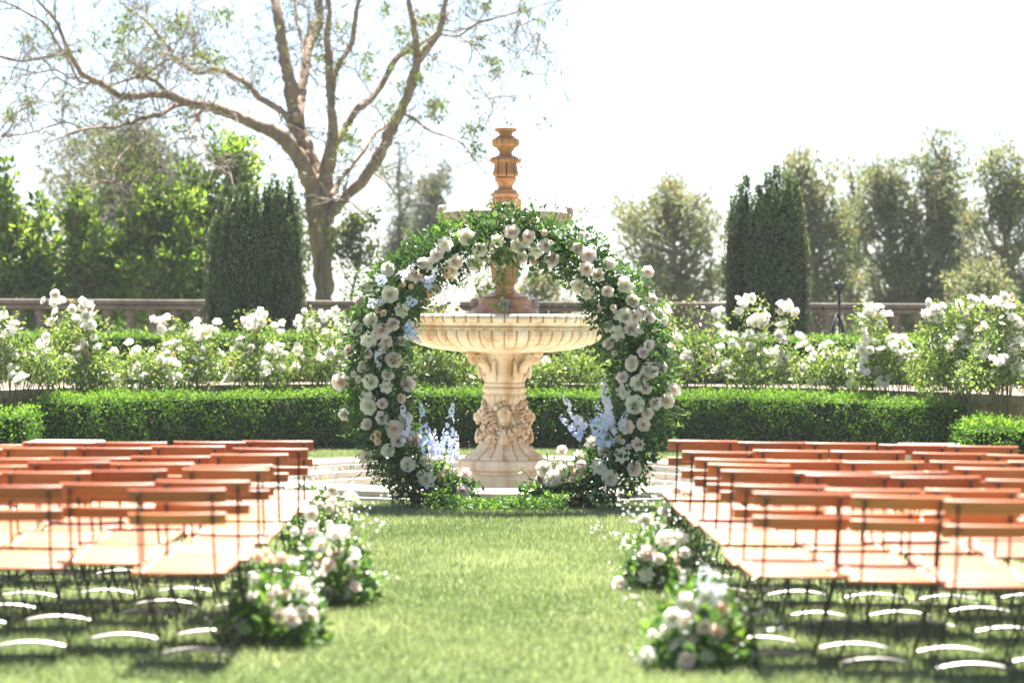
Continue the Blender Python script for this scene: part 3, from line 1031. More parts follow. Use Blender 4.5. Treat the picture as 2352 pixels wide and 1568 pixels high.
def yx(x, D=33.6): return P(x, 700, D)[0]
def yz(y, D=33.6): return P(1176, y, D)[2]
cx_ = yx(585)
yew('broad dark green yew column with a flat ragged top, near the bare tree trunk', cx_, 33.6,
    [(yx(a) - cx_, b, c, .7, yz(d)) for a, b, c, d in [(496, .14, .17, 535), (512, .02, .21, 478), (538, -.12, .20, 455), (566, -.16, .19, 449), (586, -.10, .15, 452), (614, -.12, .15, 446), (626, .02, .12, 424), (644, -.14, .18, 441), (663, .0, .15, 431), (674, .12, .14, 478), (550, .22, .30, 470), (640, .22, .26, 462), (590, .1, .28, 540), (600, -.12, .22, 590)]], 31, .7, 46000)
cx_ = yx(1756)
yew('tall dark green yew with several pointed tops, near the tripod', cx_, 33.6,
    [(yx(a) - cx_, b, c, .7, yz(d)) for a, b, c, d in [(1684, .10, .13, 468), (1694, -.05, .15, 442), (1712, .0, .13, 424), (1738, -.12, .18, 446), (1760, -.16, .18, 418), (1782, .0, .12, 402), (1802, -.12, .19, 420), (1822, -.02, .18, 432), (1838, .1, .13, 500), (1760, .20, .30, 462), (1806, .2, .26, 440), (1712, .2, .2, 470), (1775, -.1, .3, 560)]], 32, .7, 42000)

# ------------------------------------------------------------------ stone plinths, spotlight, tripod camera
def plinths():
    for x, y, lab in ((135, 1016, 'square pale stone plinth behind the back row of chairs on the bare tree side'), (2166, 1024, 'square pale stone plinth behind the back row of chairs on the tripod side')):
        p = G(x, y, .45)
        o = empty('stone_plinth', (p[0], p[1] + .28, 0), lab, 'plinth')
        g = Geo(); box(g, (0, 0, .19), (.56, .50, .38), bev=.01); g.build('base', M['coping'], o, (0, 0, 0), smooth=False)
        g = Geo(); box(g, (0, 0, .416), (.64, .58, .068), bev=.01); g.build('top_slab', M['coping'], o, (0, 0, 0), smooth=False)
plinths()

def spotlight():
    p = P(170, 917, 26.6)
    o = empty('spotlight', (p[0], p[1], 0), 'small black ground spotlight peeking over the hedge below the white roses', 'spotlight')
    g = Geo(); tube(g, [[0, 0, 0], [0, 0, p[2] - .03]], .012, 8); g.build('stake', M['black'], o, (0, 0, 0))
    g = Geo()
    lathe(g, [(.001, -.075), (.035, -.075), (.05, -.05), (.058, .07), (.062, .075), (.056, .078), (.05, .06), (.001, .055)], 24)
    V = g.V[0] @ np.array(Euler((R_(-62), 0, R_(20))).to_matrix()).T
    g.V[0] = V + np.array([0, 0, p[2]])
    h = g.build('lamp_head', M['black'], o, (0, 0, 0))
    g = Geo(); lathe(g, [(.001, .062), (.05, .062)], 24)
    V = g.V[0] @ np.array(Euler((R_(-62), 0, R_(20))).to_matrix()).T
    g.V[0] = V + np.array([0, 0, p[2]])
    g.build('lens', M['glass'], h, (0, 0, 0))
spotlight()

def tripod():
    D = 34.4
    p = P(1928, 656, D)
    zc = p[2]
    zf = WALL_Z - .03
    t = empty('tripod', (p[0], D, zf), 'black camera tripod standing in front of the balustrade', 'tripod')
    g = Geo()
    hub = zc - .42
    box(g, (0, 0, hub - zf), (.09, .09, .07), bev=.02)
    tube(g, [[0, 0, hub - zf - .5], [0, 0, zc - zf - .09]], .016, 10)
    tube(g, [[0, 0, hub - zf + .16], [0, 0, hub - zf + .2]], .026, 10)
    g.build('centre_column', M['black'], t, (0, 0, 0))
    g = Geo()
    sphere(g, (0, 0, zc - zf - .105), .032, 12, 8); box(g, (0, 0, zc - zf - .069), (.07, .07, .018), bev=.004)
    g.build('ball_head', M['black'], t, (0, 0, 0))
    for k in range(3):
        a = R_(-90 + 120 * k + 28)
        c, s = math.cos(a), math.sin(a)
        g = Geo()
        zb = hub - zf
        f = lambda q: [.04 * c + q * .24 * c, .04 * s + q * .24 * s, zb * (1 - q)]
        tube(g, [f(0), f(.52)], .019, 8); tube(g, [f(.52), f(.55)], .023, 8); tube(g, [f(.55), f(.98)], .014, 8); tube(g, [f(.97), f(1.0)], .02, 8)
        g.build('leg', M['black'], t, (0, 0, 0))
    c = empty('camera_body', (p[0], D, zc - .06), 'black camera with a round lens mounted on the tripod', 'camera')
    g = Geo()
    box(g, (0, .02, .055), (.145, .07, .10), bev=.012); box(g, (0, .02, .118), (.06, .06, .04), bev=.012)
    box(g, (-.056, -.02, .05), (.028, .04, .085), bev=.01)
    g.build('body', M['black'], c, (0, 0, 0))
    g = Geo()
    lathe(g, [(.001, -.03), (.044, -.03), (.044, .03), (.048, .035), (.048, .085), (.041, .09), (.036, .075), (.001, .07)], 28)
    g.V[0] = np.stack([g.V[0][:, 0], -g.V[0][:, 2], g.V[0][:, 1]], 1) + np.array([0, -.005, .055])
    l = g.build('lens', M['black'], c, (0, 0, 0))
    g = Geo()
    lathe(g, [(.001, .083), (.03, .079), (.036, .076)], 24)
    g.V[0] = np.stack([g.V[0][:, 0], -g.V[0][:, 2], g.V[0][:, 1]], 1) + np.array([0, -.005, .055])
    g.build('front_glass', M['glass'], l, (0, 0, 0))
tripod()

# ------------------------------------------------------------------ the large bare tree
C4 = .5371   # close-up px -> photo px
def big_tree():
    D0 = 42.0
    r = rng(101)
    base = P(745, 700, D0)
    root = empty('bare_tree', (base[0], D0, 0), 'large nearly leafless tree with wide bare limbs behind the balustrade', 'tree')
    limbs = [
        # (depth slope at the tip in m, points x,y,width in close-up px)
        (0, [(1392, 1500, 84), (1391, 1380, 80), (1390, 1290, 78), (1380, 1150, 86), (1368, 1000, 100), (1362, 900, 118), (1362, 820, 128), (1350, 740, 110)]),
        (-2.5, [(1345, 830, 60), (1300, 715, 76), (1220, 600, 65), (1130, 545, 55), (1040, 510, 50), (930, 465, 48), (860, 452, 42), (790, 435, 38), (715, 405, 36), (650, 405, 30), (575, 412, 30), (510, 410, 30), (470, 385, 28), (420, 350, 26), (355, 320, 24), (315, 260, 20), (280, 190, 17), (245, 100, 15), (195, 40, 12), (150, -10, 10)]),
        (-3.5, [(830, 442, 24), (740, 455, 22), (690, 490, 20), (620, 500, 20), (540, 530, 18), (490, 545, 15), (420, 545, 12), (345, 555, 10), (270, 585, 8), (180, 620, 5)]),
        (-3.5, [(360, 553, 10), (290, 525, 9), (230, 535, 8), (120, 570, 8), (0, 585, 7), (-90, 600, 5)]),
        (-1.5, [(720, 410, 24), (700, 385, 22), (660, 345, 18), (590, 330, 14), (520, 350, 12), (450, 370, 10)]),
        (-2.0, [(610, 335, 11), (650, 300, 10), (700, 265, 9), (740, 250, 9)]),
        (-2.0, [(560, 320, 10), (600, 285, 9), (640, 255, 8), (690, 225, 8), (725, 232, 8), (745, 243, 9)]),
        (1.5, [(1285, 590, 44), (1255, 545, 38), (1210, 480, 30), (1110, 415, 28), (1060, 360, 26), (1000, 325, 24), (940, 300, 22), (905, 295, 22), (860, 315, 18), (800, 290, 18), (740, 250, 20), (720, 200, 18), (670, 140, 15), (640, 105, 14), (590, 65, 10), (530, 20, 8), (500, -10, 7)]),
        (1.5, [(735, 245, 13), (780, 246, 11), (830, 240, 10), (900, 260, 10), (960, 310, 13)]),
        (2.5, [(640, 105, 9), (620, 60, 7), (580, 0, 5)]),
        (0.8, [(1350, 800, 70), (1325, 700, 84), (1310, 640, 75), (1285, 560, 65), (1255, 440, 60), (1235, 330, 56), (1220, 260, 50), (1205, 160, 48), (1190, 80, 46), (1170, -20, 44)]),
        (2.2, [(1272, 520, 40), (1285, 440, 42), (1292, 370, 40), (1305, 280, 40), (1315, 220, 40), (1322, 160, 36), (1345, 110, 36), (1370, 75, 34), (1358, -15, 32)]),
        (2.2, [(1380, 95, 18), (1360, 145, 20), (1340, 185, 18), (1322, 240, 18)]),
        (1.5, [(1302, 290, 16), (1295, 200, 14), (1280, 120, 13), (1268, 60, 12), (1262, -10, 10)]),
        (-0.8, [(1375, 800, 60), (1400, 700, 58), (1415, 620, 48), (1424, 540, 42), (1416, 440, 38), (1410, 330, 36), (1405, 240, 32), (1400, 160, 28), (1408, 60, 20), (1405, -15, 16)]),
        (-1.8, [(1425, 400, 18), (1432, 330, 20), (1462, 260, 22), (1500, 190, 22), (1515, 120, 20), (1525, 40, 18), (1542, -15, 16)]),
        (1.2, [(1405, 740, 46), (1425, 650, 42), (1450, 590, 38), (1490, 530, 36), (1520, 475, 36), (1580, 430, 30), (1640, 350, 28), (1685, 262, 26), (1740, 222, 26), (1785, 195, 22)]),
        (-1.2, [(1385, 960, 60), (1425, 900, 50), (1470, 850, 50), (1560, 760, 50), (1630, 650, 50), (1680, 540, 50), (1720, 460, 46), (1752, 390, 42), (1785, 270, 38), (1845, 185, 30), (1880, 130, 26), (1897, 50, 22), (1912, -15, 20)]),
        (-2.0, [(1772, 320, 32), (1783, 260, 34), (1780, 190, 28), (1770, 120, 26), (1755, 40, 22), (1742, -15, 20)]),
        (-2.5, [(1872, 145, 13), (1950, 155, 11), (2000, 130, 10), (2050, 95, 10), (2130, 75, 8), (2190, 60, 6), (2230, 45, 3)]),
        (-2.8, [(1960, 150, 10), (2020, 195, 9), (2060, 240, 8), (2085, 290, 6), (2100, 390, 4), (2120, 440, 3)]),
        (-3.0, [(2190, 60, 4), (2220, 95, 4), (2260, 120, 3), (2320, 150, 2)]),
        (-2.2, [(1700, 480, 18), (1732, 488, 14), (1780, 515, 12), (1840, 560, 10), (1900, 580, 9), (1960, 605, 8), (2010, 650, 7), (2050, 710, 6), (2090, 755, 4)]),
        (-1.8, [(1680, 510, 15), (1640, 545, 14), (1600, 575, 14), (1560, 640, 15), (1500, 715, 18), (1450, 780, 22), (1415, 840, 26)]),
        (-1.0, [(1590, 735, 12), (1640, 770, 9), (1670, 800, 7), (1705, 845, 5)]),
        (-1.0, [(1335, 960, 22), (1305, 930, 16), (1275, 912, 12), (1240, 915, 6)]),
        (-3.0, [(905, 745, 7), (900, 800, 13), (885, 822, 14), (830, 812, 14), (740, 815, 15), (690, 832, 15), (640, 855, 15), (580, 850, 13), (540, 820, 11), (500, 785, 11), (440, 775, 11), (400, 790, 9), (350, 800, 7)]),
        (-2.8, [(838, 440, 7), (842, 500, 7), (855, 570, 7), (875, 650, 7), (900, 745, 7)]),
        (-2.6, [(870, 472, 14), (845, 485, 13), (825, 525, 11), (812, 560, 10), (795, 590, 8)]),
        (-2.2, [(410, 355, 10), (340, 345, 11), (290, 250, 11), (240, 180, 12), (200, 110, 12), (140, 70, 11), (60, 25, 10), (0, 5, 9), (-60, -10, 7)]),
        (-2.0, [(300, 235, 11), (240, 234, 12), (200, 245, 12), (120, 258, 13), (60, 258, 13), (0, 240, 14), (-60, 215, 12)]),
        (-3.0, [(640, 505, 8), (620, 560, 8), (580, 600, 7), (520, 660, 6), (480, 730, 5)]),
        (2.0, [(820, 280, 8), (825, 200, 7), (815, 110, 7), (812, 30, 6), (815, -10, 6)]),
        (-2.4, [(360, 325, 10), (300, 335, 9), (240, 300, 8), (150, 315, 7), (60, 330, 6), (0, 390, 5)]),
        (-2.8, [(420, 345, 8), (330, 380, 7), (230, 330, 6), (130, 440, 6), (40, 510, 5), (-40, 530, 4)]),
    ]
    g = Geo()
    paths = []
    mpp = D0 / FPX * C4
    for dz, pts in limbs:
        n = len(pts)
        q = []
        for i, (x, y, w) in enumerate(pts):
            d = D0 + dz * (i / (n - 1)) + r.normal() * .04
            q.append(P(x * C4, y * C4, d))
        q = spline(q, 5)
        w = np.interp(np.linspace(0, n - 1, len(q)), np.arange(n), [p[2] for p in pts]) * mpp / 2
        w = np.maximum(w * (1 + .07 * r.normal(size=len(q))), .006)
        q = q + r.normal(size=q.shape) * (w[:, None] * .10)
        if dz == 0:
            q = np.concatenate([[[q[0][0] - .0, q[0][1], -.2]], q]); w = np.concatenate([[w[0] * 1.25], w])
        tube(g, q, w, 9 if w.max() > .08 else 6)
        paths.append((q, w))
    g.build('trunk', M['bark'], root, root.location)
    # ivy stems climbing the trunk
    iv = Geo()
    for k in range(16):
        a = r.uniform(math.pi, 2 * math.pi); x = r.uniform(-.14, .14)
        z = np.linspace(.6, r.uniform(2.4, 4.2), 14)
        pts = np.stack([base[0] + x + .05 * np.sin(z * 3 + a) + r.normal(size=14) * .015 + .02 * (z - 2), D0 - np.sqrt(np.maximum(.02, .19 ** 2 - x * x)) - .02 * np.clip(z - 2.6, 0, 2) + 0 * z, z], 1)
        tube(iv, spline(pts, 2), r.uniform(.008, .018), 5)
    iv.build('ivy_stem', M['twig'], root, root.location)
    # twigs
    tw, lf = Geo(), Geo()
    ends = []
    def twig(p, d, L, w, lvl):
        n = 6
        pts = [p]
        for i in range(n):
            d = unit((d + r.normal(size=3) * .30 + np.array([0, 0, .05]))[None])[0]
            pts.append(pts[-1] + d * L / n)
        pts = np.array(pts)
        tube(tw, pts, np.linspace(w, max(w * .42, .0042), n + 1), 3, cap=False)
        ends.append((pts[-1], d))
        if lvl > 0:
            for j in range(r.integers(2, 5)):
                i = r.integers(1, n)
                dd = unit((d + r.normal(size=3) * .85)[None])[0]
                twig(pts[i], dd, L * r.uniform(.4, .8), w * .6, lvl - 1)
    for (q, w), (dz, pts) in zip(paths, limbs):
        if dz == 0: continue
        seg = np.linalg.norm(np.diff(q, axis=0), axis=1)
        length = seg.sum()
        fine = w.mean() < .045
        k = int(length / (.28 if fine else .46))
        for j in range(k):
            i = r.integers(2 if not fine else 1, len(q) - 1)
            t = unit((q[i] - q[i - 1])[None])[0]
            d = unit((np.cross(t, r.normal(size=3)) + t * r.uniform(.1, .8) + np.array([0, 0, .15]))[None])[0]
            twig(q[i], d, r.uniform(.5, 1.6), r.uniform(.009, .015), 2 if r.uniform() < .7 else 1)
        twig(q[-1], unit((q[-1] - q[-2])[None])[0], 1.0, max(w[-1] * .8, .005), 2)
    tw.build('twigs', M['twig'], root, root.location)
    # sparse leaf sprays
    spots = [(p, d) for p, d in ends if r.uniform() < .15]
    # sprays read off the photo (x, y in photo px, spread px, number)
    extra = [(300, 60, 45, 40), (250, 90, 40, 30), (355, 100, 20, 10), (480, 130, 30, 25), (410, 50, 30, 20), (275, 150, 25, 16), (330, 165, 20, 14), (140, 120, 24, 14), (60, 80, 20, 10), (70, 240, 30, 16), (25, 260, 25, 14), (150, 225, 20, 10), (510, 40, 24, 14),
             (270, 260, 30, 18), (240, 310, 36, 22), (300, 350, 60, 46), (230, 380, 50, 36), (170, 340, 40, 26), (340, 400, 40, 26), (200, 440, 40, 24), (420, 300, 30, 18), (440, 260, 20, 10),
             (1000, 240, 18, 18), (990, 265, 22, 14), (1080, 300, 18, 16), (1090, 335, 14, 9), (1130, 140, 16, 10), (1140, 160, 14, 8), (1095, 95, 12, 7), (1120, 15, 16, 12), (1205, 20, 12, 8), (1240, 45, 8, 4), (840, 130, 18, 12), (845, 175, 12, 8), (930, 75, 30, 22), (945, 110, 24, 18), (975, 55, 22, 14), (1010, 40, 18, 12), (940, 200, 26, 18), (900, 245, 26, 16), (960, 180, 16, 10), (780, 60, 18, 10), (730, 90, 20, 10), (775, 155, 16, 10), (740, 130, 14, 8), (800, 310, 24, 14), (820, 330, 20, 10), (880, 20, 16, 8), (690, 300, 30, 14), (790, 360, 22, 10), (870, 390, 20, 8), (1020, 240, 12, 6)]
    for x, y, s, k in extra:
        d0 = D0 + r.uniform(-2.5, 1.0)
        for j in range(int(k * 1.5)):
            p = P(x + r.normal() * s * .6, y + r.normal() * s * .45, d0 + r.normal() * .3)
            spots.append((p, r.normal(size=3)))
    for p, d in spots:
        k = r.integers(4, 8)
        ax = unit(r.normal(size=(k, 3)) * .8 + np.asarray(d) * .4 + np.array([0, 0, -.35]))
        L = r.uniform(.06, .12, k)
        leaves(lf, np.tile(p, (k, 1)) + r.normal(size=(k, 3)) * .03, ax, rand_unit(r, k), L, L * .34, np.clip(r.normal(.5, .25, k), 0, 1), 0, .15, .12)
    lf.build('crown', M['treeleaf'], root, root.location, smooth=False)
big_tree()

# ------------------------------------------------------------------ background trees and shrubs
def leafy(name, label, cat, x, D, prof, nclump, nleaf, clump_r, size, aspect, leafm, seed, group=None, up=.25, limbs=7, barkm='bark', depth=.8, trunk_w=.12, hollow=.25, floor=0.0, airy=(2.6, .56, 1.05)):
    """prof: list of (y photo px, left x, right x); the crown is a body of revolution of those widths with its leaves in clumps"""
    r = rng(seed)
    ys = np.array([p[0] for p in prof], float); xl = np.array([p[1] for p in prof], float); xr = np.array([p[2] for p in prof], float)
    zs = np.array([P(x, y, D)[2] for y in ys])
    cxs = np.array([P((a + b) / 2, y, D)[0] for a, b, y in zip(xl, xr, ys)])
    hw = (xr - xl) / 2 * D / FPX
    o = np.argsort(zs); zs, cxs, hw = zs[o], cxs[o], hw[o]
    x0 = P(x, 690, D)[0]
    root = empty(name, (x0, D, floor), label, cat, group)
    nclump, clump_r, nleaf = int(nclump * airy[0]), clump_r * airy[1], int(nleaf * airy[2])
    H = zs[-1] - zs[0]
    tz = np.linspace(floor - .1, zs[-1] - .10 * H, 9)
    tx = np.interp(tz, zs, cxs) * .65 + x0 * .35 + r.normal(size=9) * .05
    tx[0] = x0
    spine = np.stack([tx, np.full(9, D) + r.normal(size=9) * .05, tz], 1)
    # limbs leave the trunk and rise towards the outline; the leaf clumps sit along them
    nl = max(10, nclump // 9)
    zz = np.linspace(zs[0], zs[-1], 200)
    wgt = np.interp(zz, zs, hw) + .04
    ze = np.sort(r.choice(zz, nl, p=wgt / wgt.sum()))
    ze[-1] = zs[-1]
    ae = np.arange(nl) * 2.4 + r.normal(size=nl) * .5
    qe = r.uniform(.5, 1.22, nl)
    we = np.interp(ze, zs, hw)
    ends = np.stack([np.interp(ze, zs, cxs) + qe * np.cos(ae) * we, D + qe * np.sin(ae) * we * depth, ze], 1)
    paths, cen, w = [], [], []
    for e in ends:
        zst = e[2] - r.uniform(.18, .42) * H
        sf = float(np.clip(np.interp(zst, tz, np.arange(9)), 0, 7.6))
        f = spine[int(sf)] + (spine[int(sf) + 1] - spine[int(sf)]) * (sf % 1)
        m = f * .45 + e * .55 + np.array([(e[0] - f[0]) * .16, 0, -.06 * H * r.uniform(0, 1)]) + r.normal(size=3) * .06
        paths.append(spline([f, m, e], 6))
    lead = spline(np.concatenate([spine[6:], [spine[-1] + np.array([r.normal() * .06, 0, .09 * H])]]), 4)
    for k in range(nclump):
        top_ = r.uniform() < .07
        pth = lead if top_ else paths[r.integers(0, nl)]
        u = (r.uniform(0, 1) if top_ else r.uniform(.28, 1) ** .8) * (len(pth) - 1)
        c = pth[int(min(u, len(pth) - 2))]
        cen.append(c + r.normal(size=3) * clump_r * .75)
    cen = np.array(cen)
    w = np.interp(cen[:, 2], zs, hw)
    cr = clump_r * r.uniform(.5, 1.5, nclump) * np.clip(w / (hw.max() * .6), .5, 1)
    per = np.maximum(5, (nleaf * cr ** 2 / np.sum(cr ** 2)).astype(int))
    idx = np.repeat(np.arange(nclump), per)
    k = len(idx)
    d = rand_unit(r, k)
    rad = r.uniform(.15, 1, k) ** .6
    p = cen[idx] + d * (rad * cr[idx])[:, None] * np.array([1, 1, .85])
    ax = unit(d * .9 + np.array([0, 0, up]) + r.normal(size=(k, 3)) * .5)
    L = size * r.uniform(.6, 1.35, k)
    shade = r.normal(0, .14, nclump)
    t = np.clip(.45 + shade[idx] + r.normal(0, .2, k), 0, 1)
    g = Geo()
    leaves(g, p, ax, rand_unit(r, k), L, L * aspect, t, 0, .2, .05)
    g.build('crown', leafm, root, root.location, smooth=False)
    # trunk and limbs
    b = Geo()
    tube(b, spline(spine, 3), np.linspace(trunk_w, .012, 25), 7)
    for pth in paths:
        tube(b, pth, np.linspace(trunk_w * .30, .008, len(pth)), 5)
    b.build('trunk', M[barkm], root, root.location)
    return root

# evergreen shrubs on the bare tree side
SH = 'leafy evergreen shrubs behind the balustrade'
leafy('laurel_shrub', 'bright green leafy shrub at the picture edge behind the balustrade', 'shrub', 20, 39.5, [(405, -40, 60), (450, -70, 95), (520, -90, 110), (620, -90, 100), (720, -80, 90)], 120, 5200, .26, .15, .45, M['laurel'], 201, SH, .5, 7)
leafy('laurel_shrub', 'bright green leafy shrub under the grey round tree, behind the balustrade', 'shrub', 180, 40.0, [(430, 150, 190), (480, 90, 250), (560, 70, 300), (640, 80, 290), (720, 90, 280)], 150, 6200, .26, .15, .45, M['laurel'], 202, SH, .5, 8)
leafy('laurel_shrub', 'bright green leafy shrub between the grey round tree and the broad yew', 'shrub', 390, 40.0, [(415, 340, 420), (480, 290, 470), (560, 270, 500), (640, 280, 510), (720, 290, 500)], 150, 6200, .26, .15, .45, M['laurel'], 203, SH, .5, 8)
leafy('laurel_shrub', 'tallest bright green leafy shrub, rising behind the broad yew', 'shrub', 520, 40.6, [(305, 535, 560), (345, 490, 580), (400, 450, 590), (480, 430, 590), (600, 430, 600), (720, 450, 590)], 150, 6400, .25, .15, .45, M['laurel'], 204, SH, .6, 8)
leafy('grey_tree', 'dense grey green round tree seen through the bare limbs', 'tree', 290, 62, [(290, 270, 380), (330, 180, 440), (400, 120, 480), (480, 100, 490), (580, 100, 490), (720, 110, 480)], 260, 15000, .50, .13, .5, M['grey'], 205, None, .3, 9, trunk_w=.2, airy=(2.0, .75, 2.0))
leafy('conifer', 'slim hazy conifer just beyond the fork of the bare tree', 'tree', 920, 72, [(315, 915, 930), (360, 900, 950), (420, 895, 955), (500, 885, 960), (600, 880, 965), (720, 880, 965)], 90, 4200, .42, .14, .4, M['grey'], 206, None, .2, 8, trunk_w=.2, airy=(1.8, .7, 1.7))
leafy('pine_tree', 'hazy spreading pine bough tree beside the flower arch top', 'tree', 985, 70, [(398, 1000, 1060), (430, 960, 1075), (470, 950, 1060), (520, 950, 1010), (600, 950, 990), (720, 955, 985)], 50, 2600, .36, .14, .4, M['grey'], 207, None, .2, 8, trunk_w=.14, airy=(1.8, .7, 1.9))
leafy('thin_shrub', 'thin airy shrub with bare stems between the tree trunk and the arch', 'shrub', 800, 41, [(480, 780, 850), (520, 770, 870), (580, 775, 870), (640, 780, 860), (720, 790, 840)], 60, 1500, .18, .10, .45, M['treeleaf'], 208, None, .2, 10, 'twig', trunk_w=.05)
leafy('thin_shrub', 'low airy shrub close to the trunk of the bare tree', 'shrub', 690, 43, [(480, 640, 700), (540, 640, 710), (620, 660, 712), (720, 670, 712)], 36, 900, .18, .10, .45, M['treeleaf'], 209, None, .2, 8, 'twig', trunk_w=.05)
leafy('round_shrub', 'small green shrub framed inside the arch beside the fountain column', 'shrub', 1240, 52, [(628, 1215, 1265), (650, 1195, 1290), (680, 1185, 1300), (730, 1180, 1300)], 60, 2300, .26, .12, .5, M['olive'], 210, None, .3, 6)
leafy('round_shrub', 'smallest green shrub framed inside the arch behind the trailing leaves', 'shrub', 1110, 52, [(640, 1105, 1120), (665, 1092, 1140), (730, 1090, 1150)], 26, 900, .24, .12, .5, M['olive'], 211, None, .3, 5)
# olive toned trees on the tripod side
OT = 'olive toned trees behind the balustrade'
leafy('olive_tree', 'round topped airy olive toned tree, nearest to the flower arch', 'tree', 1545, 50, [(408, 1540, 1600), (440, 1440, 1650), (490, 1412, 1668), (550, 1415, 1670), (620, 1450, 1660), (720, 1500, 1640)], 210, 12500, .32, .11, .36, M['olive'], 221, OT, .35, 13, depth=.6)
leafy('olive_tree', 'airy olive toned tree rising behind the pointed yew', 'tree', 1860, 50, [(338, 1850, 1880), (370, 1775, 1910), (430, 1755, 1945), (520, 1770, 1965), (620, 1800, 1960), (720, 1830, 1930)], 210, 12000, .30, .11, .36, M['olive'], 222, OT, .35, 12, depth=.6)
leafy('olive_tree', 'red tinged tree with a narrow top, directly behind the tripod camera', 'tree', 2030, 49, [(352, 2010, 2045), (390, 1985, 2090), (450, 1975, 2110), (540, 1970, 2120), (640, 1975, 2130), (720, 1985, 2120)], 210, 13000, .29, .11, .36, M['olive'], 223, OT, .35, 11, depth=.7)
leafy('olive_tree', 'tallest olive toned tree, with a pointed red tipped crown', 'tree', 2165, 49, [(290, 2150, 2168), (330, 2125, 2200), (380, 2095, 2230), (450, 2100, 2240), (540, 2085, 2225), (640, 2090, 2215), (720, 2100, 2200)], 220, 13500, .29, .11, .36, M['olive'], 224, OT, .4, 11, depth=.7)
leafy('olive_tree', 'dark olive toned tree with visible crooked limbs at the picture edge', 'tree', 2310, 47, [(318, 2265, 2300), (360, 2245, 2370), (430, 2240, 2400), (520, 2200, 2400), (620, 2235, 2400), (720, 2260, 2390)], 200, 11500, .29, .11, .36, M['olive'], 225, OT, .35, 12, depth=.7)
leafy('olive_tree', 'small slim olive toned tree between the yew and the red tinged tree', 'tree', 1955, 52, [(375, 1945, 1962), (430, 1930, 1980), (520, 1925, 1985), (620, 1925, 1985), (720, 1930, 1980)], 70, 3600, .28, .11, .36, M['olive'], 226, OT, .35, 7, depth=.8)
leafy('round_shrub', 'low dark green shrub behind the balustrade under the tallest olive toned tree', 'shrub', 2240, 45, [(590, 2220, 2280), (630, 2190, 2320), (680, 2180, 2330), (730, 2190, 2330)], 70, 3400, .26, .10, .4, M['olive'], 227, None, .3, 6)
# ------------------------------------------------------------------ blooms
def petal(g, phi, width, R, H, curl, seed, nu=5, nv=5, point=.0, open_=0.0, tint=(.1, 1.0)):
    r = rng(seed)
    u = np.linspace(-1, 1, nu); v = np.linspace(0, 1, nv)
    U, Vv = np.meshgrid(u, v)
    ext = 1 - .18 * U ** 2 * (1 - point) - .42 * np.abs(U) * point
    T = Vv * ext
    th = phi + U * width * (.55 + .45 * np.sin(np.clip(Vv, .15, 1) * np.pi * .75))
    rho = R * (.18 + .82 * np.sin(T * np.pi / 2) ** .8) + open_ * T ** 2
    z = H * T ** 1.15 - curl * np.clip(T - .62, 0, 1) ** 2 * 6 * .5
    rho = rho + curl * np.clip(T - .62, 0, 1) ** 2 * 6
    rho = rho * (1 + .05 * np.sin(U * 4 + seed)) + .02 * r.normal()
    P_ = np.stack([rho * np.cos(th), rho * np.sin(th), z], -1).reshape(-1, 3)
    i, k = np.meshgrid(np.arange(nv - 1), np.arange(nu - 1), indexing='ij')
    F = np.stack([i * nu + k, i * nu + k + 1, (i + 1) * nu + k + 1, (i + 1) * nu + k], -1).reshape(-1, 4)
    tt = (tint[0] + (tint[1] - tint[0]) * T).reshape(-1)
    g.add(P_, F, np.clip(tt + .05 * r.normal(), 0, 1))

def rose_mesh(name, mat, kind, seed, low=False):
    """bloom of radius 1 opening along +z"""
    r = rng(seed)
    g = Geo()
    if kind == 'cup':      # full rounded bloom
        rings = [(3, .16, .62, .0, 0), (4, .30, .66, .02, 0), (5, .46, .68, .03, 0), (6, .64, .66, .04, .02), (7, .82, .58, .05, .04), (7, .96, .44, .06, .04)]
        point = .05
    elif kind == 'spiral':  # rose with a tight swirl in the middle
        rings = [(2, .10, .66, .0, 0), (3, .20, .66, .02, 0), (4, .34, .64, .04, 0), (4, .50, .58, .07, .02), (5, .70, .46, .10, .04), (6, .88, .30, .10, .08)]
        point = .35
    elif kind == 'star':    # open bloom with pointed outer petals
        rings = [(3, .14, .5, .0, 0), (4, .28, .50, .03, 0), (4, .42, .44, .06, .02), (5, .58, .32, .10, .12), (7, .78, .18, .08, .30)]
        point = .9
    else:                   # spray bloom
        rings = [(3, .22, .62, .0, 0), (4, .5, .55, .06, .02), (5, .86, .34, .10, .06)]
        point = .3
    n = len(rings)
    for j, (k, R, H, c, o) in enumerate(rings):
        a0 = r.uniform(0, 6.28)
        for i in range(k):
            f = j / (n - 1)
            petal(g, a0 + i * 2 * np.pi / k + r.normal() * .08, np.pi / k * 1.35, R * r.uniform(.94, 1.06), H * r.uniform(.93, 1.07), c, seed * 50 + j * 9 + i, 3 if low else 5, 4 if low else 5, point if j >= n - 2 else point * .3, o, (.05 + .55 * f, .45 + .55 * f))
    # green hip below
    return g.mesh(name, M[mat])

BL = {}
for i, c in enumerate(('white', 'blush', 'mauve', 'peach')):
    BL[c] = [rose_mesh(c + '_rose', c, kd, 10 * i + j) for j, kd in enumerate((['cup', 'cup', 'star'], ['spiral', 'star', 'spiral'], ['spiral', 'spiral', 'cup'], ['spray', 'spiral', 'spray'])[i])]
BL['bush'] = [rose_mesh('blossom', 'bushwhite', kd, 60 + j, True) for j, kd in enumerate(('cup', 'star', 'spray'))]
BL['faded'] = [rose_mesh('faded_blossom', 'faded', 'spray', 70, True)]

def face_rot(d, spin=0.0):
    q = Vector(d).to_track_quat('Z', 'Y')
    return (q.to_matrix() @ Matrix.Rotation(spin, 3, 'Z')).to_euler()

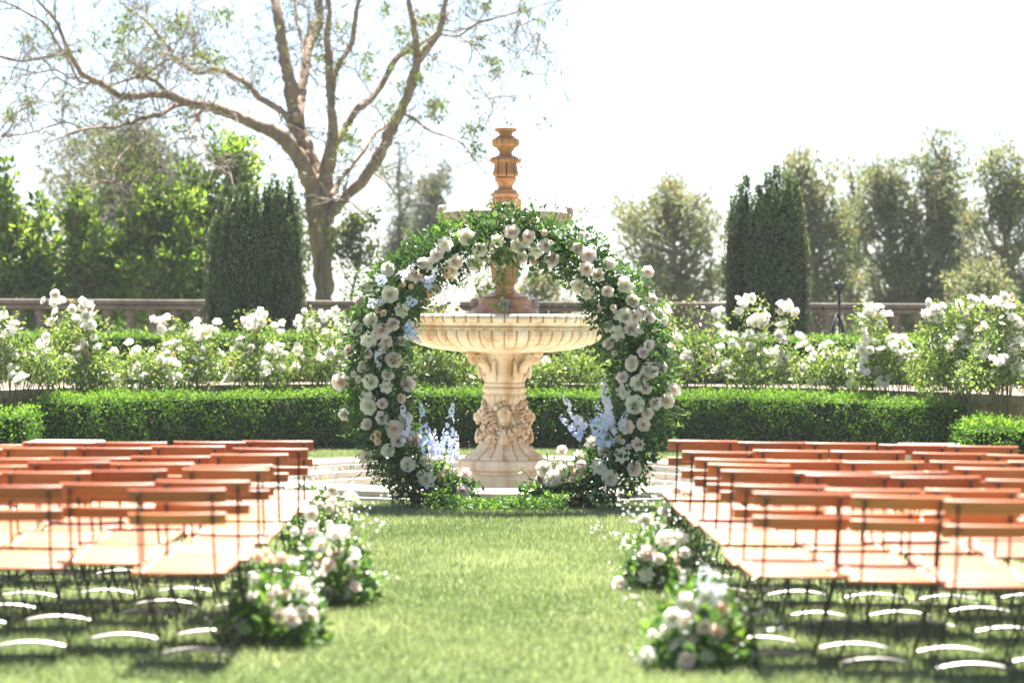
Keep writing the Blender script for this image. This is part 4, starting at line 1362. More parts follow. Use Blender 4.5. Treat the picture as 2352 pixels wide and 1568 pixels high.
def delph_mesh(name, mat, L, seed, w=.05):
    r = rng(seed)
    g = Geo()
    n = int(L / .0062)
    for i in range(n):
        t = r.uniform(0, 1)
        a = r.uniform(0, 2 * np.pi)
        env = w * (1 - .75 * t ** 1.5) * r.uniform(.75, 1.1)
        s = (.020 * (1 - t) + .007) * r.uniform(.8, 1.2)
        c = np.array([env * math.cos(a), env * math.sin(a), .10 * L + t * .9 * L])
        d = unit(np.array([[math.cos(a), math.sin(a), .25]]) + r.normal(size=(1, 3)) * .25)[0]
        e1 = unit(np.cross(d, [0, 0, 1.0])[None])[0]; e2 = np.cross(d, e1)
        tt = .35 * t + .15 * r.uniform()
        for k in range(5):
            b = k * 2 * np.pi / 5 + r.uniform(0, .4)
            o = e1 * math.cos(b) + e2 * math.sin(b)
            p = np.cross(d, o)
            V = [c, c + o * s * .7 + p * s * .45 + d * s * .2, c + o * s * 1.25 + d * s * .35, c + o * s * .7 - p * s * .45 + d * s * .2]
            g.add(V, [[0, 1, 2, 3]], np.array([.0 + tt * .3, .75 - tt, .95 - tt, .75 - tt]))
    tube(g, [[0, 0, -.12], [0, 0, L]], [.005, .002], 5, 1)
    return g.mesh(name, [M[mat], M['stem']], smooth=False)

M['pale'] = petal_mat('pale_blue_petal', (.84, .87, .93), (.93, .94, .95))
DB = [delph_mesh('delphinium', 'blue', .50, 1), delph_mesh('delphinium', 'blue', .40, 2, .055), delph_mesh('delphinium', 'lilac', .40, 3, .045), delph_mesh('delphinium', 'pale', .40, 4, .06)]

def delph_ramp():
    for k, (a, b) in {'blue': ((.86, .88, .93), (.50, .61, .90)), 'lilac': ((.90, .88, .90), (.74, .71, .88))}.items():
        m = M[k]
        rp = [n for n in m.node_tree.nodes if n.type == 'VALTORGB'][0].color_ramp
        for e in rp.elements:
            f = min(1, e.position / .8)
            e.color = (*[x * (1 - f) + y * f for x, y in zip(a, b)], 1)
delph_ramp()

# ------------------------------------------------------------------ flower arch
ARCH_D = 19.95
K = ARCH_D / FPX
PATH = np.array([(1085, 1140, 26), (1045, 1132, 34), (1000, 1118, 50), (945, 1088, 64), (905, 1030, 70), (882, 950, 70), (868, 870, 72), (866, 800, 70), (878, 730, 68), (912, 665, 66), (972, 607, 60), (1060, 560, 59), (1150, 539, 59), (1240, 547, 60), (1320, 587, 60), (1385, 642, 66), (1435, 712, 70), (1460, 790, 70), (1470, 870, 70), (1464, 950, 70), (1440, 1030, 72), (1395, 1090, 68), (1330, 1115, 54), (1270, 1126, 40), (1215, 1136, 26)], float)

def arch():
    r = rng(300)
    sp = spline(PATH, 10)
    cen = np.array([P(x, y, ARCH_D) for x, y, _ in sp]); rad = sp[:, 2] * K
    root = empty('flower_arch', (cen[:, 0].mean(), ARCH_D, 0), 'round floral arch of white, blush and mauve roses standing before the fountain', 'flower arch')
    O = np.array(root.location)
    g = Geo(); tube(g, cen, rad * .30, 10)
    g.build('frame', M['boxcore'], root, O)
    tang = unit(np.gradient(cen, axis=0))
    nrm = np.stack([-tang[:, 2], 0 * tang[:, 0], tang[:, 0]], 1)
    # foliage
    g = Geo()
    k = 21000
    i = r.choice(len(cen), k, p=rad / rad.sum())
    a = r.uniform(0, 2 * np.pi, k)
    q = np.sqrt(r.uniform(.10, 1.0, k)) * (1 + .16 * np.sin(i * .9 + 3 * a) + .12 * np.sin(i * .37 + a * 2))
    d = nrm[i] * np.cos(a)[:, None] + np.array([0, 1.0, 0]) * np.sin(a)[:, None]
    p = cen[i] + d * (q * rad[i])[:, None] + tang[i] * r.normal(size=(k, 1)) * .04
    p[:, 2] = np.maximum(p[:, 2], .01)
    ax = unit(d * .8 + r.normal(size=(k, 3)) * .8 + np.array([0, 0, -.15]))
    L = r.uniform(.036, .082, k)
    t = np.clip(r.normal(.30, .2, k) + .18 * np.sin(i * .25 + a), 0, 1)
    leaves(g, p, ax, unit(d + r.normal(size=(k, 3)) * .9), L, L * r.uniform(.28, .5, k), t, 0, .2)
    # trailing and reaching sprigs
    for j in range(190):
        i0 = r.integers(3, len(cen) - 3)
        out = 1 if r.uniform() < .62 else -1
        s = cen[i0] + nrm[i0] * (rad[i0] * .75 * out * 1.0) + np.array([0, r.normal() * .12, 0])
        # nrm points one way along the ring: choose the side away from / towards the centre
        ln = r.uniform(.10, .28)
        dd = unit((nrm[i0] * out + np.array([0, r.normal() * .5, 0]) + tang[i0] * r.normal() * .6 + np.array([0, 0, -.1 if out > 0 else -.45]))[None])[0]
        pts = [s]
        for b in range(6):
            dd = unit((dd + r.normal(size=3) * .15 + np.array([0, 0, -.07]))[None])[0]
            pts.append(pts[-1] + dd * ln / 6)
        pts = np.array(pts)
        if pts[:, 2].min() < .01: continue
        tube(g, pts, [.0028] * 7, 3, 1, cap=False)
        m = r.integers(9, 16)
        at = pts[np.clip(r.integers(1, 7, m), 0, 6)] + r.normal(size=(m, 3)) * .006
        axx = unit(np.tile(dd, (m, 1)) * .7 + r.normal(size=(m, 3)) * .7)
        L = r.uniform(.028, .055, m)
        leaves(g, at, axx, rand_unit(r, m), L, L * .34, np.clip(r.normal(.55 if out > 0 else .4, .22, m), 0, 1), 0, .2)
    # rounded eucalyptus leaves
    for x, y, n, s in [(1085, 545, 10, 30), (1120, 520, 8, 20), (1290, 545, 16, 28), (1300, 570, 12, 24), (1230, 620, 14, 30), (1200, 635, 8, 20), (1420, 600, 9, 26), (1440, 660, 9, 22), (1400, 700, 10, 26), (1400, 745, 10, 18), (1390, 640, 8, 24), (940, 810, 8, 24), (950, 770, 4, 16), (1500, 800, 8, 26), (1505, 840, 8, 22), (1200, 560, 5, 16), (1130, 580, 4, 14), (930, 850, 6, 18), (1000, 1140, 8, 24), (1090, 1150, 6, 22), (1350, 1135, 10, 26), (1385, 1130, 8, 18), (955, 1145, 6, 18)]:
        for b in range((n * 3) // 5):
            p = P(x + r.normal() * s * .7, y + r.normal() * s * .7, ARCH_D)
            p[1] -= .22 + .05 * r.uniform()
            p[2] = max(p[2], .03)
            L = r.uniform(.035, .062)
            ovals(g, p[None], rand_unit(r, 1) * np.array([[1, .4, 1]]), np.array([[0, -1.0, .3]]) + r.normal(size=(1, 3)) * .4, L, L * .85, np.array([r.uniform()]), 2, 9)
    g.build('foliage', [M['archleaf'], M['stem'], M['euc']], root, O, smooth=False)
    # low spill of leaves on the grass between the feet
    g = Geo()
    k = 2600
    x = r.uniform(985, 1295, k)
    p = np.array([G(a, 1150, 0) for a in x])
    hump = .055 + .05 * np.abs(np.sin((x - 985) / 310 * np.pi * 2 + .4)) + .06 * (np.abs(x - 1140) > 105)
    p[:, 1] = 19.72 + r.normal(size=k) * .13
    p[:, 2] = np.abs(r.uniform(0, 1, k)) * hump + .008
    ax = unit(r.normal(size=(k, 3)) * np.array([1, 1, .6]) + np.array([0, 0, .35]))
    L = r.uniform(.03, .065, k)
    leaves(g, p, ax, rand_unit(r, k) + np.array([0, 0, .5]), L, L * .36, np.clip(r.normal(.62, .2, k), 0, 1), 0, .2)
    g.build('ground_spill', M['archleaf'], root, O, smooth=False)
    # hanging vine in the middle of the top
    g = Geo()
    for x, y0, y1 in [(1150, 590, 700), (1140, 600, 665), (1160, 595, 650), (1290, 600, 640), (1230, 600, 650)]:
        yy = np.linspace(y0, y1, 8)
        pts = np.array([P(x + 8 * math.sin(b * .06 + x), b, ARCH_D - .12) for b in yy])
        tube(g, pts, .0025, 3, 1, cap=False)
        m = int((y1 - y0) * .55)
        ii = r.integers(0, 8, m)
        ax = unit(r.normal(size=(m, 3)) + np.array([0, 0, -.6]))
        L = r.uniform(.035, .065, m)
        leaves(g, pts[ii] + r.normal(size=(m, 3)) * .02, ax, rand_unit(r, m), L, L * .4, np.clip(r.normal(.7, .15, m), 0, 1), 0, .2)
    g.build('hanging_vine', [M['archleaf'], M['stem']], root, O, smooth=False)
    # roses, read off close-ups: (x, y, colour, width)
    A = [(790,245,'W',140),(520,440,'W',135),(815,555,'W',160),(1030,305,'M',105),(1145,320,'B',135),(975,428,'P',60),(1080,455,'P',55),(430,640,'M',95),(965,755,'W',140),(660,755,'P',60),(730,790,'P',65),(575,880,'W',140),(705,1000,'B',185),(850,930,'M',120),(390,985,'W',140),(545,1120,'W',160),(775,1150,'M',120),(700,1195,'M',60),(740,1250,'M',70),(970,1140,'M',100),(300,1260,'B',120),(540,1305,'M',90),(865,1370,'B',165),(460,1425,'M',55),(460,1475,'M',85),(1225,170,'W',110)]
    B = [(705,690,'W',190),(1040,580,'W',185),(575,860,'M',165),(430,1005,'W',170),(870,965,'B',180),(1175,995,'W',180),(1250,780,'W',160),(1530,640,'W',165),(1750,490,'B',190),(1845,715,'W',170),(1890,900,'W',165),(1570,990,'M',160),(1440,720,'B',60),(1445,795,'B',70),(1345,700,'B',60),(1315,820,'B',75),(1360,935,'B',80),(735,1090,'P',90),(740,1180,'P',100),(805,1215,'P',80),(835,1120,'W',130),(575,1400,'W',130),(465,1450,'P',90),(435,1530,'P',70)]
    C = [(255,570,'B',155),(200,670,'W',120),(365,790,'W',185),(525,710,'M',175),(620,940,'M',165),(1030,760,'M',150),(1190,855,'M',195),(1155,1070,'B',190),(1340,1180,'B',170),(1520,1000,'W',160),(1050,1350,'W',180),(1235,1410,'B',90),(1170,1480,'W',140),(1490,1430,'M',150),(1770,1330,'W',190),(500,510,'P',90),(1085,535,'B',70),(1165,530,'B',80),(320,960,'P',80),(1880,1560,'B',130)]
    Dd = [(1075,270,'B',115),(880,640,'M',130),(1135,615,'B',125),(430,730,'M',100),(1010,765,'M',120),(915,825,'M',125),(785,825,'W',150),(1095,850,'M',115),(635,720,'B',60),(655,770,'B',45),(705,790,'B',55),(670,845,'B',50),(575,955,'M',110),(690,1035,'W',150),(860,980,'M',130),(940,1000,'W',130),(575,1175,'M',115),(1090,1195,'M',125),(1010,1285,'M',115),(1240,1465,'M',120),(1100,1500,'W',155),(870,1390,'B',120),(650,1290,'M',55),(1205,780,'B',110)]
    E = [(160,200,'B',145),(345,175,'B',65),(295,125,'B',55),(475,200,'W',120),(660,125,'M',95),(640,250,'W',105),(870,220,'B',125),(435,385,'W',130),(455,460,'W',125),(800,375,'P',85),(600,430,'M',85),(195,540,'M',100),(600,580,'M',110),(435,645,'M',90),(725,690,'B',140),(850,575,'M',110),(550,745,'P',65),(495,775,'P',55),(550,820,'P',70),(765,815,'M',105),(945,805,'B',125),(660,915,'W',110),(425,980,'B',125),(865,1060,'W',120),(1075,1030,'W',125),(1210,910,'B',90),(1005,1165,'M',80),(1065,1220,'W',140),(1210,1165,'P',65),(1270,1110,'B',60),(1465,1145,'B',95),(1445,1335,'B',105)]
    Fv = [(1245,25,'W',100),(1440,80,'W',130),(1555,45,'M',100),(1385,135,'M',95),(1310,210,'W',120),(1395,265,'M',100),(1155,300,'W',120),(1280,440,'W',150),(1500,420,'M',105),(1620,400,'B',120),(1415,535,'M',100),(1370,645,'B',110),(1195,670,'B',120),(1145,150,'M',100),(815,830,'W',120),(965,920,'M',105),(1140,965,'W',125),(1310,850,'B',110),(1215,875,'B',50),(1095,795,'B',50),(1150,825,'B',45),(900,1080,'W',130),(1020,1200,'W',130),(1280,1110,'B',120),(515,910,'B',90),(700,955,'B',90),(720,1070,'M',85),(330,1110,'W',125),(515,1135,'W',110),(295,1215,'B',90),(415,1215,'W',145),(610,1080,'P',70),(650,1145,'P',60),(710,1175,'P',55),(625,1215,'P',60),(1700,270,'B',110)]
    names = {'W': 'white', 'B': 'blush', 'M': 'mauve', 'P': 'peach'}
    for lst, x0, y0, s in ((A, 746.5, 574.2, .18317), (B, 918.7, 459.4, .14648), (C, 1177.1, 459.4, .14648), (Dd, 1292, 574.2, .1831), (E, 746.5, 832.6, .21973), (Fv, 1177.1, 832.6, .2197)):
        for x, y, c, w in lst:
            xx, yy = x0 + s * x, y0 + s * y
            p = P(xx, yy, ARCH_D)
            dist = np.hypot(cen[:, 0] - p[0], cen[:, 2] - p[2])
            j = int(np.argmin(dist))
            f = min(.95, dist[j] / rad[j])
            p = P(xx, yy, ARCH_D - rad[j] * math.sqrt(1 - f * f) * .92 - .03)
            o2 = unit((p - cen[j])[None])[0]
            d = np.array([o2[0] * .55 + r.normal() * .16, -1, o2[2] * .35 + .18 + r.normal() * .16])
            R = w * s * K / 2 * 1.36
            me = BL[names[c]][r.integers(0, 3)]
            p = p - unit(d[None])[0] * R * .3
            inst(names[c] + '_rose', me, root, p - O, face_rot(d, r.uniform(0, 6.28)), R)
    # delphinium spikes: (foot x, y, tip x, y, mesh)
    for x0, y0, x1, y1, m in [(985, 1050, 967, 925, 0), (1020, 1055, 1040, 925, 0), (1000, 1062, 998, 985, 2), (1040, 1070, 1050, 990, 2), (935, 1020, 925, 920, 2), (1395, 1040, 1370, 920, 1), (1400, 1010, 1385, 860, 2), (1345, 990, 1292, 908, 2), (1345, 1010, 1285, 955, 0), (1375, 1000, 1355, 960, 1), (1425, 990, 1440, 940, 2),
                              (885, 650, 860, 630, 1), (915, 640, 955, 605, 2), (950, 700, 935, 680, 1), (975, 660, 1000, 630, 1), (975, 650, 1010, 615, 2), (940, 760, 955, 785, 1), (930, 740, 968, 790, 0), (845, 700, 890, 690, 2), (870, 800, 870, 850, 2)]:
        a, b = P(x0, y0, ARCH_D - .26), P(x1, y1, ARCH_D - .30)
        L = np.linalg.norm(b - a)
        me = DB[m]
        base_L = (.50, .40, .40, .40)[m]
        w = float(np.clip(L / base_L, .75, 1.15))
        inst('delphinium', me, root, a - O, face_rot(b - a, r.uniform(0, 6)), (w, w, L / base_L))
arch()

# ------------------------------------------------------------------ low arrangements by the aisle
def posy(label, x, y, wid, hei, seed, n_rose, n_leaf, blooms, dl=(), airy=.4):
    r = rng(seed)
    p0 = G(x, y, 0)
    root = empty('flower_arrangement', (p0[0], p0[1], 0), label, 'flowers', 'low flower arrangements along the aisle')
    g = Geo()
    k = n_leaf
    u = rand_unit(r, k); u[:, 2] = np.abs(u[:, 2])
    q = r.uniform(.15, 1, k) ** .5
    p = u * q[:, None] * np.array([wid / 2, wid / 2, hei * .82]) * (1 + .2 * np.sin(u[:, :1] * 9 + u[:, 1:2] * 7))
    p[:, 2] += .01
    ax = unit(u + r.normal(size=(k, 3)) * .7)
    L = r.uniform(.03, .075, k)
    leaves(g, p, ax, rand_unit(r, k), L, L * r.uniform(.3, .55, k), np.clip(r.normal(.66, .24, k), 0, 1), 0, .2)
    kk = k // 16
    u = rand_unit(r, kk); u[:, 2] = np.abs(u[:, 2])
    pp = u * np.array([wid / 2, wid / 2, hei * .7]) * r.uniform(.8, 1.1, (kk, 1)); pp[:, 2] = np.maximum(pp[:, 2], .03)
    ovals(g, pp, unit(u + r.normal(size=(kk, 3)) * .6), u + r.normal(size=(kk, 3)) * .5, r.uniform(.05, .08, kk), r.uniform(.04, .065, kk), r.uniform(0, 1, kk), 2, 9)
    # airy sprigs with tiny white flowers
    for j in range(int(46 * airy)):
        d = rand_unit(r, 1)[0]; d[2] = abs(d[2]) + .5; d = unit(d[None])[0]
        Ls = r.uniform(.5, .95) * hei * 1.25
        pts = [np.array([0, 0, .02])]
        for b in range(5):
            d = unit((d + r.normal(size=3) * .12)[None])[0]
            pts.append(pts[-1] + d * Ls / 5)
        pts = np.array(pts)
        tube(g, pts, .002, 3, 1, cap=False)
        m = 9
        at = pts[r.integers(3, 6, m)] + r.normal(size=(m, 3)) * .022
        ovals(g, at, rand_unit(r, m), rand_unit(r, m), r.uniform(.012, .022, m), r.uniform(.012, .02, m), r.uniform(.7, 1, m), 3, 6)
        m = 6
        at = pts[r.integers(1, 6, m)]
        L = r.uniform(.02, .045, m)
        leaves(g, at, rand_unit(r, m), rand_unit(r, m), L, L * .4, r.uniform(.4, 1, m), 0, .2)
    g.build('foliage', [M['archleaf'], M['stem'], M['euc'], M['bushwhite']], root, (0, 0, 0), smooth=False)
    for (bx, by, c, w) in blooms:
        D = p0[1] - r.uniform(.35, 1.0) * wid * .5
        q = P(bx, by, D)
        R = w * D / FPX / 2 * 1.3
        d = np.array([(q[0] - p0[0]) * 2.2 + r.normal() * .25, -1 + r.normal() * .15, .55 + r.normal() * .25])
        nm = {'W': 'white', 'B': 'blush', 'M': 'mauve', 'P': 'peach'}[c]
        inst(nm + '_rose', BL[nm][r.integers(0, 3)], root, q - np.array(root.location), face_rot(d, r.uniform(0, 6)), R)
    for (bx, by, tx, ty, m) in dl:
        a, b = P(bx, by, p0[1] - .05), P(tx, ty, p0[1] - .1)
        L = np.linalg.norm(b - a); bl = (.50, .40, .40, .40)[m]
        inst('delphinium', DB[m], root, a - np.array(root.location), face_rot(b - a, 0), (.9, .9, L / bl))

def cv(lst, x0, y0, s):
    return [(x0 + s * a, y0 + s * b, c, w * s) for a, b, c, w in lst]
s1 = 650 / 1456 / 1.7415; X1, Y1 = 850 / 1.7415, 1950 / 1.7415
s2 = 700 / 1321 / 1.7415; X2, Y2 = 2400 / 1.7415, 1900 / 1.7415
posy('nearest rose arrangement at the aisle on the bare tree side, with one low white bloom', 628, 1476, .46, .44, 401, 0, 1500,
     cv([(275, 1290, 'W', 170), (600, 1150, 'B', 130), (700, 1160, 'B', 150), (880, 1150, 'B', 120), (500, 1030, 'B', 130), (570, 920, 'B', 80), (650, 960, 'P', 90), (890, 1000, 'W', 110), (800, 1110, 'W', 90), (420, 610, 'P', 95), (480, 580, 'P', 80), (520, 640, 'P', 90), (615, 630, 'P', 85), (720, 660, 'W', 90), (380, 810, 'W', 80), (790, 890, 'W', 130), (350, 960, 'W', 90), (650, 1240, 'W', 80)], X1, Y1, s1), airy=.6)
posy('wide rose arrangement behind the nearest one at the aisle, on the bare tree side', 765, 1388, .42, .46, 402, 0, 1400,
     cv([(890, 380, 'M', 110), (1100, 400, 'W', 140), (1170, 400, 'B', 110), (970, 510, 'W', 150), (1100, 580, 'B', 120), (970, 660, 'P', 110), (1040, 690, 'B', 110), (1000, 600, 'B', 80), (1060, 740, 'B', 100), (990, 760, 'B', 80), (1260, 600, 'W', 100), (1260, 680, 'W', 100), (1220, 850, 'B', 130), (1280, 890, 'B', 90), (1130, 980, 'W', 130), (1050, 930, 'W', 90), (890, 240, 'W', 100), (1180, 960, 'W', 90), (740, 390, 'W', 70)], X1, Y1, s1), airy=.5)
posy('small loose rose arrangement farthest up the aisle on the bare tree side', 735, 1268, .40, .50, 403, 0, 800,
     cv([(690, 20, 'W', 60), (1070, 125, 'B', 80), (1150, 150, 'B', 50), (1100, 220, 'B', 70), (1180, 215, 'P', 60), (1195, 255, 'P', 55), (1230, 90, 'W', 100), (960, 160, 'W', 60), (1040, 180, 'W', 70), (1070, 20, 'W', 80), (640, 190, 'W', 90), (1030, 70, 'W', 60)], X1, Y1, s1), airy=.9)
posy('nearest rose arrangement at the aisle on the tripod side, with white and pale blue spikes', 1605, 1530, .46, .42, 404, 0, 1600,
     cv([(650, 985, 'W', 150), (800, 930, 'W', 150), (650, 1085, 'B', 130), (550, 1080, 'W', 110), (675, 1225, 'W', 110), (545, 1265, 'W', 100), (355, 1340, 'W', 100), (660, 1390, 'B', 110), (740, 1390, 'M', 110), (810, 1375, 'W', 90), (870, 1070, 'P', 90), (915, 1010, 'P', 110), (885, 1180, 'P', 100), (790, 1145, 'B', 100), (975, 1105, 'P', 70), (1020, 1260, 'P', 60), (490, 1180, 'W', 70), (290, 1390, 'W', 70), (400, 1205, 'W', 60)], X2, Y2, s2),
     [(1628, 1390, 1618, 1296, 3), (1640, 1380, 1640, 1310, 3)], airy=.5)
posy('second rose arrangement at the aisle on the tripod side, spreading low over the grass', 1512, 1352, .44, .40, 405, 0, 1300,
     cv([(490, 490, 'W', 110), (600, 480, 'W', 110), (355, 590, 'B', 120), (545, 640, 'P', 90), (450, 630, 'W', 70), (350, 750, 'W', 100), (580, 730, 'B', 90), (475, 740, 'P', 50), (270, 760, 'W', 80), (150, 830, 'W', 100), (660, 740, 'W', 60), (600, 800, 'W', 60), (640, 590, 'W', 70)], X2, Y2, s2), airy=.7)
posy('airy white arrangement farthest up the aisle on the tripod side, against the chairs', 1556, 1290, .36, .50, 406, 0, 500,
     cv([(340, 340, 'W', 80), (390, 390, 'W', 60), (480, 280, 'W', 70), (370, 420, 'W', 50), (590, 110, 'W', 90), (650, 150, 'W', 80), (790, 110, 'W', 60), (525, 330, 'W', 50)], X2, Y2, s2), airy=.9)

# ------------------------------------------------------------------ rose bushes
def rose_bush(label, xl, xr, ytop, n_bloom, seed, n_leaf=2600, rr=5.78, faded=.12, low=870, tall=()):
    r = rng(seed)
    xm = (xl + xr) / 2
    D = HC[1] + 5
    for _ in range(6):
        X = (xm - CX) * D / FPX
        D = HC[1] + math.sqrt(max(.1, rr ** 2 - X ** 2))
    top = P(xm, ytop, D)[2]
    wid = (xr - xl) * D / FPX
    root = empty('rose_bush', (X, D, 0), label, 'rose bush', 'white rose bushes in the curved bed')
    cane, g = Geo(), Geo()
    tips = []
    lowz = P(xm, low, D)[2]
    for k in range(int(16 + 10 * wid)):
        a = r.uniform(0, 2 * np.pi)
        q = np.sqrt(r.uniform(0, 1))
        h = top * (1 - .34 * q * r.uniform(.3, 1.6)) * r.uniform(.80, 1.0)
        h = max(h, lowz)
        e = np.array([q * math.cos(a) * wid / 2, q * math.sin(a) * .34, h])
        s = np.array([r.normal() * .06, r.normal() * .05, 0])
        m = (s * .55 + e * .45) + np.array([0, 0, .12])
        pts = spline([s, m, e], 5)
        tube(cane, pts, np.linspace(.010, .0035, len(pts)), 5)
        tips.append(e)
    for (tx, ty) in tall:
        e = P(tx, ty, D) - np.array(root.location)
        pts = spline([[0, 0, 0], [e[0] * .6, e[1] * .5, e[2] * .6], e], 6)
        tube(cane, pts, np.linspace(.009, .0035, len(pts)), 5)
        for _ in range(4): tips.append(e + r.normal(size=3) * .04)
        m = 40
        i = r.integers(len(pts) // 2, len(pts), m)
        L = r.uniform(.035, .06, m)
        leaves(g, pts[i] + r.normal(size=(m, 3)) * .03, rand_unit(r, m), rand_unit(r, m), L, L * .55, np.clip(r.normal(.5, .25, m), 0, 1), 0, .2)
    tips = np.array(tips)
    nc = 70
    cen = tips[r.integers(0, len(tips), nc)] * np.array([1, 1, 1.0])
    cen[:, 2] = lowz + .10 + (cen[:, 2] - lowz - .10) * r.uniform(.0, 1, nc) ** .85
    cen[:, :2] += r.normal(size=(nc, 2)) * .08
    cr = r.uniform(.09, .20, nc)
    per = np.maximum(6, (n_leaf * cr ** 2 / np.sum(cr ** 2)).astype(int))
    i = np.repeat(np.arange(nc), per)
    k = len(i)
    d = rand_unit(r, k)
    p = cen[i] + d * (cr[i] * r.uniform(.2, 1, k) ** .5)[:, None]
    p[:, 2] = np.maximum(p[:, 2], .3)
    L = r.uniform(.032, .066, k)
    leaves(g, p, unit(d + r.normal(size=(k, 3)) * .7), unit(rand_unit(r, k) + np.array([0, 0, .6])), L, L * .6, np.clip(r.normal(.45, .24, k), 0, 1), 0, .22, .1)
    cane.build('canes', M['cane'], root, (0, 0, 0))
    g.build('foliage', M['roseleaf'], root, (0, 0, 0), smooth=False)
    w = np.clip((tips[:, 2] - lowz), .1, None) ** 1.3
    left = min(96, int(n_bloom * (1.7 if n_bloom > 12 else 1)))
    nf = 0
    while left > 0:
        c = tips[r.choice(len(tips), p=w / w.sum())]
        c = c * 1.0
        if r.uniform() < .45: c[2] = lowz + (c[2] - lowz) * r.uniform(.15, .9)
        c[1] -= r.uniform(0, .25)
        m = min(left, int(r.integers(1, 6)))
        for _ in range(m):
            q = c + r.normal(size=3) * np.array([.055, .04, .045])
            dd = np.array([r.normal() * .5, -.75 + r.normal() * .3, .6 + r.normal() * .4])
            fd = r.uniform() < faded
            inst('faded_blossom' if fd else 'blossom', BL['faded'][0] if fd else BL['bush'][r.integers(0, 3)], root, q, face_rot(dd, r.uniform(0, 6)), r.uniform(.028, .040) if fd else r.uniform(.040, .062))
        left -= m

rose_bush('white rose bush at the picture edge on the bare tree side, by the wall end', -60, 120, 735, 30, 501, 2600, faded=.22, tall=[(5, 725), (40, 760)])
rose_bush('white rose bush with two tall shoots that reach over the balustrade rail', 70, 260, 765, 44, 502, 3000, faded=.25, tall=[(125, 690), (205, 712), (212, 730)])
rose_bush('white rose bush with many faded brown blooms, above the ground spotlight', 180, 400, 770, 40, 503, 3200, faded=.28)
rose_bush('white rose bush before the broad yew, halfway along the bed on the bare tree side', 350, 520, 755, 38, 504, 2800, tall=[(400, 745), (470, 760)])
rose_bush('white rose bush in front of the foot of the broad yew', 500, 680, 750, 42, 505, 2800, tall=[(585, 738), (640, 745)])
rose_bush('white rose bush between the broad yew and the flower arch', 640, 830, 752, 44, 506, 3000, tall=[(700, 735), (760, 725), (790, 740)])
rose_bush('white rose bush half hidden behind the leg of the arch on the bare tree side', 780, 980, 715, 34, 507, 2600, tall=[(1000, 705), (1040, 708)])
rose_bush('sparsely flowering rose bush seen under the fountain bowl on the bare tree side', 940, 1100, 790, 8, 508, 3000)
rose_bush('nearly flowerless rose bush directly behind the fountain pedestal', 1070, 1240, 800, 3, 509, 2400)
rose_bush('sparsely flowering rose bush seen under the fountain bowl on the tripod side', 1220, 1400, 790, 6, 510, 3000)
rose_bush('white rose bush half hidden behind the leg of the arch on the tripod side', 1400, 1560, 730, 26, 511, 2600, tall=[(1520, 700)])
rose_bush('thin white rose bush just past the arch, with pale brown blooms near the rail', 1530, 1680, 735, 20, 512, 900, faded=.3, tall=[(1585, 690), (1640, 715)])
rose_bush('white rose bush before the pointed yew, with a tall shoot over the rail', 1640, 1860, 760, 60, 513, 2500, faded=.06, tall=[(1708, 690), (1790, 722), (1815, 715), (1745, 722), (1680, 770)])
rose_bush('white rose bush under the tripod camera', 1830, 2010, 805, 34, 514, 2600, faded=.08, tall=[(1860, 790), (1925, 815)])
rose_bush('densely flowering white rose bush between the tripod and the picture edge', 1970, 2170, 745, 70, 515, 4400, faded=.05, rr=5.7, tall=[(2000, 725), (1985, 750)])
rose_bush('tallest densely flowering white rose bush, hanging over the end of the long hedge', 2110, 2290, 715, 85, 516, 4800, faded=.06, rr=5.5, low=900, tall=[(2145, 720), (2200, 700), (2230, 690)])
rose_bush('densely flowering white rose bush at the picture edge on the tripod side', 2240, 2430, 705, 70, 517, 4400, faded=.1, rr=5.6, low=890, tall=[(2290, 695), (2320, 700)])

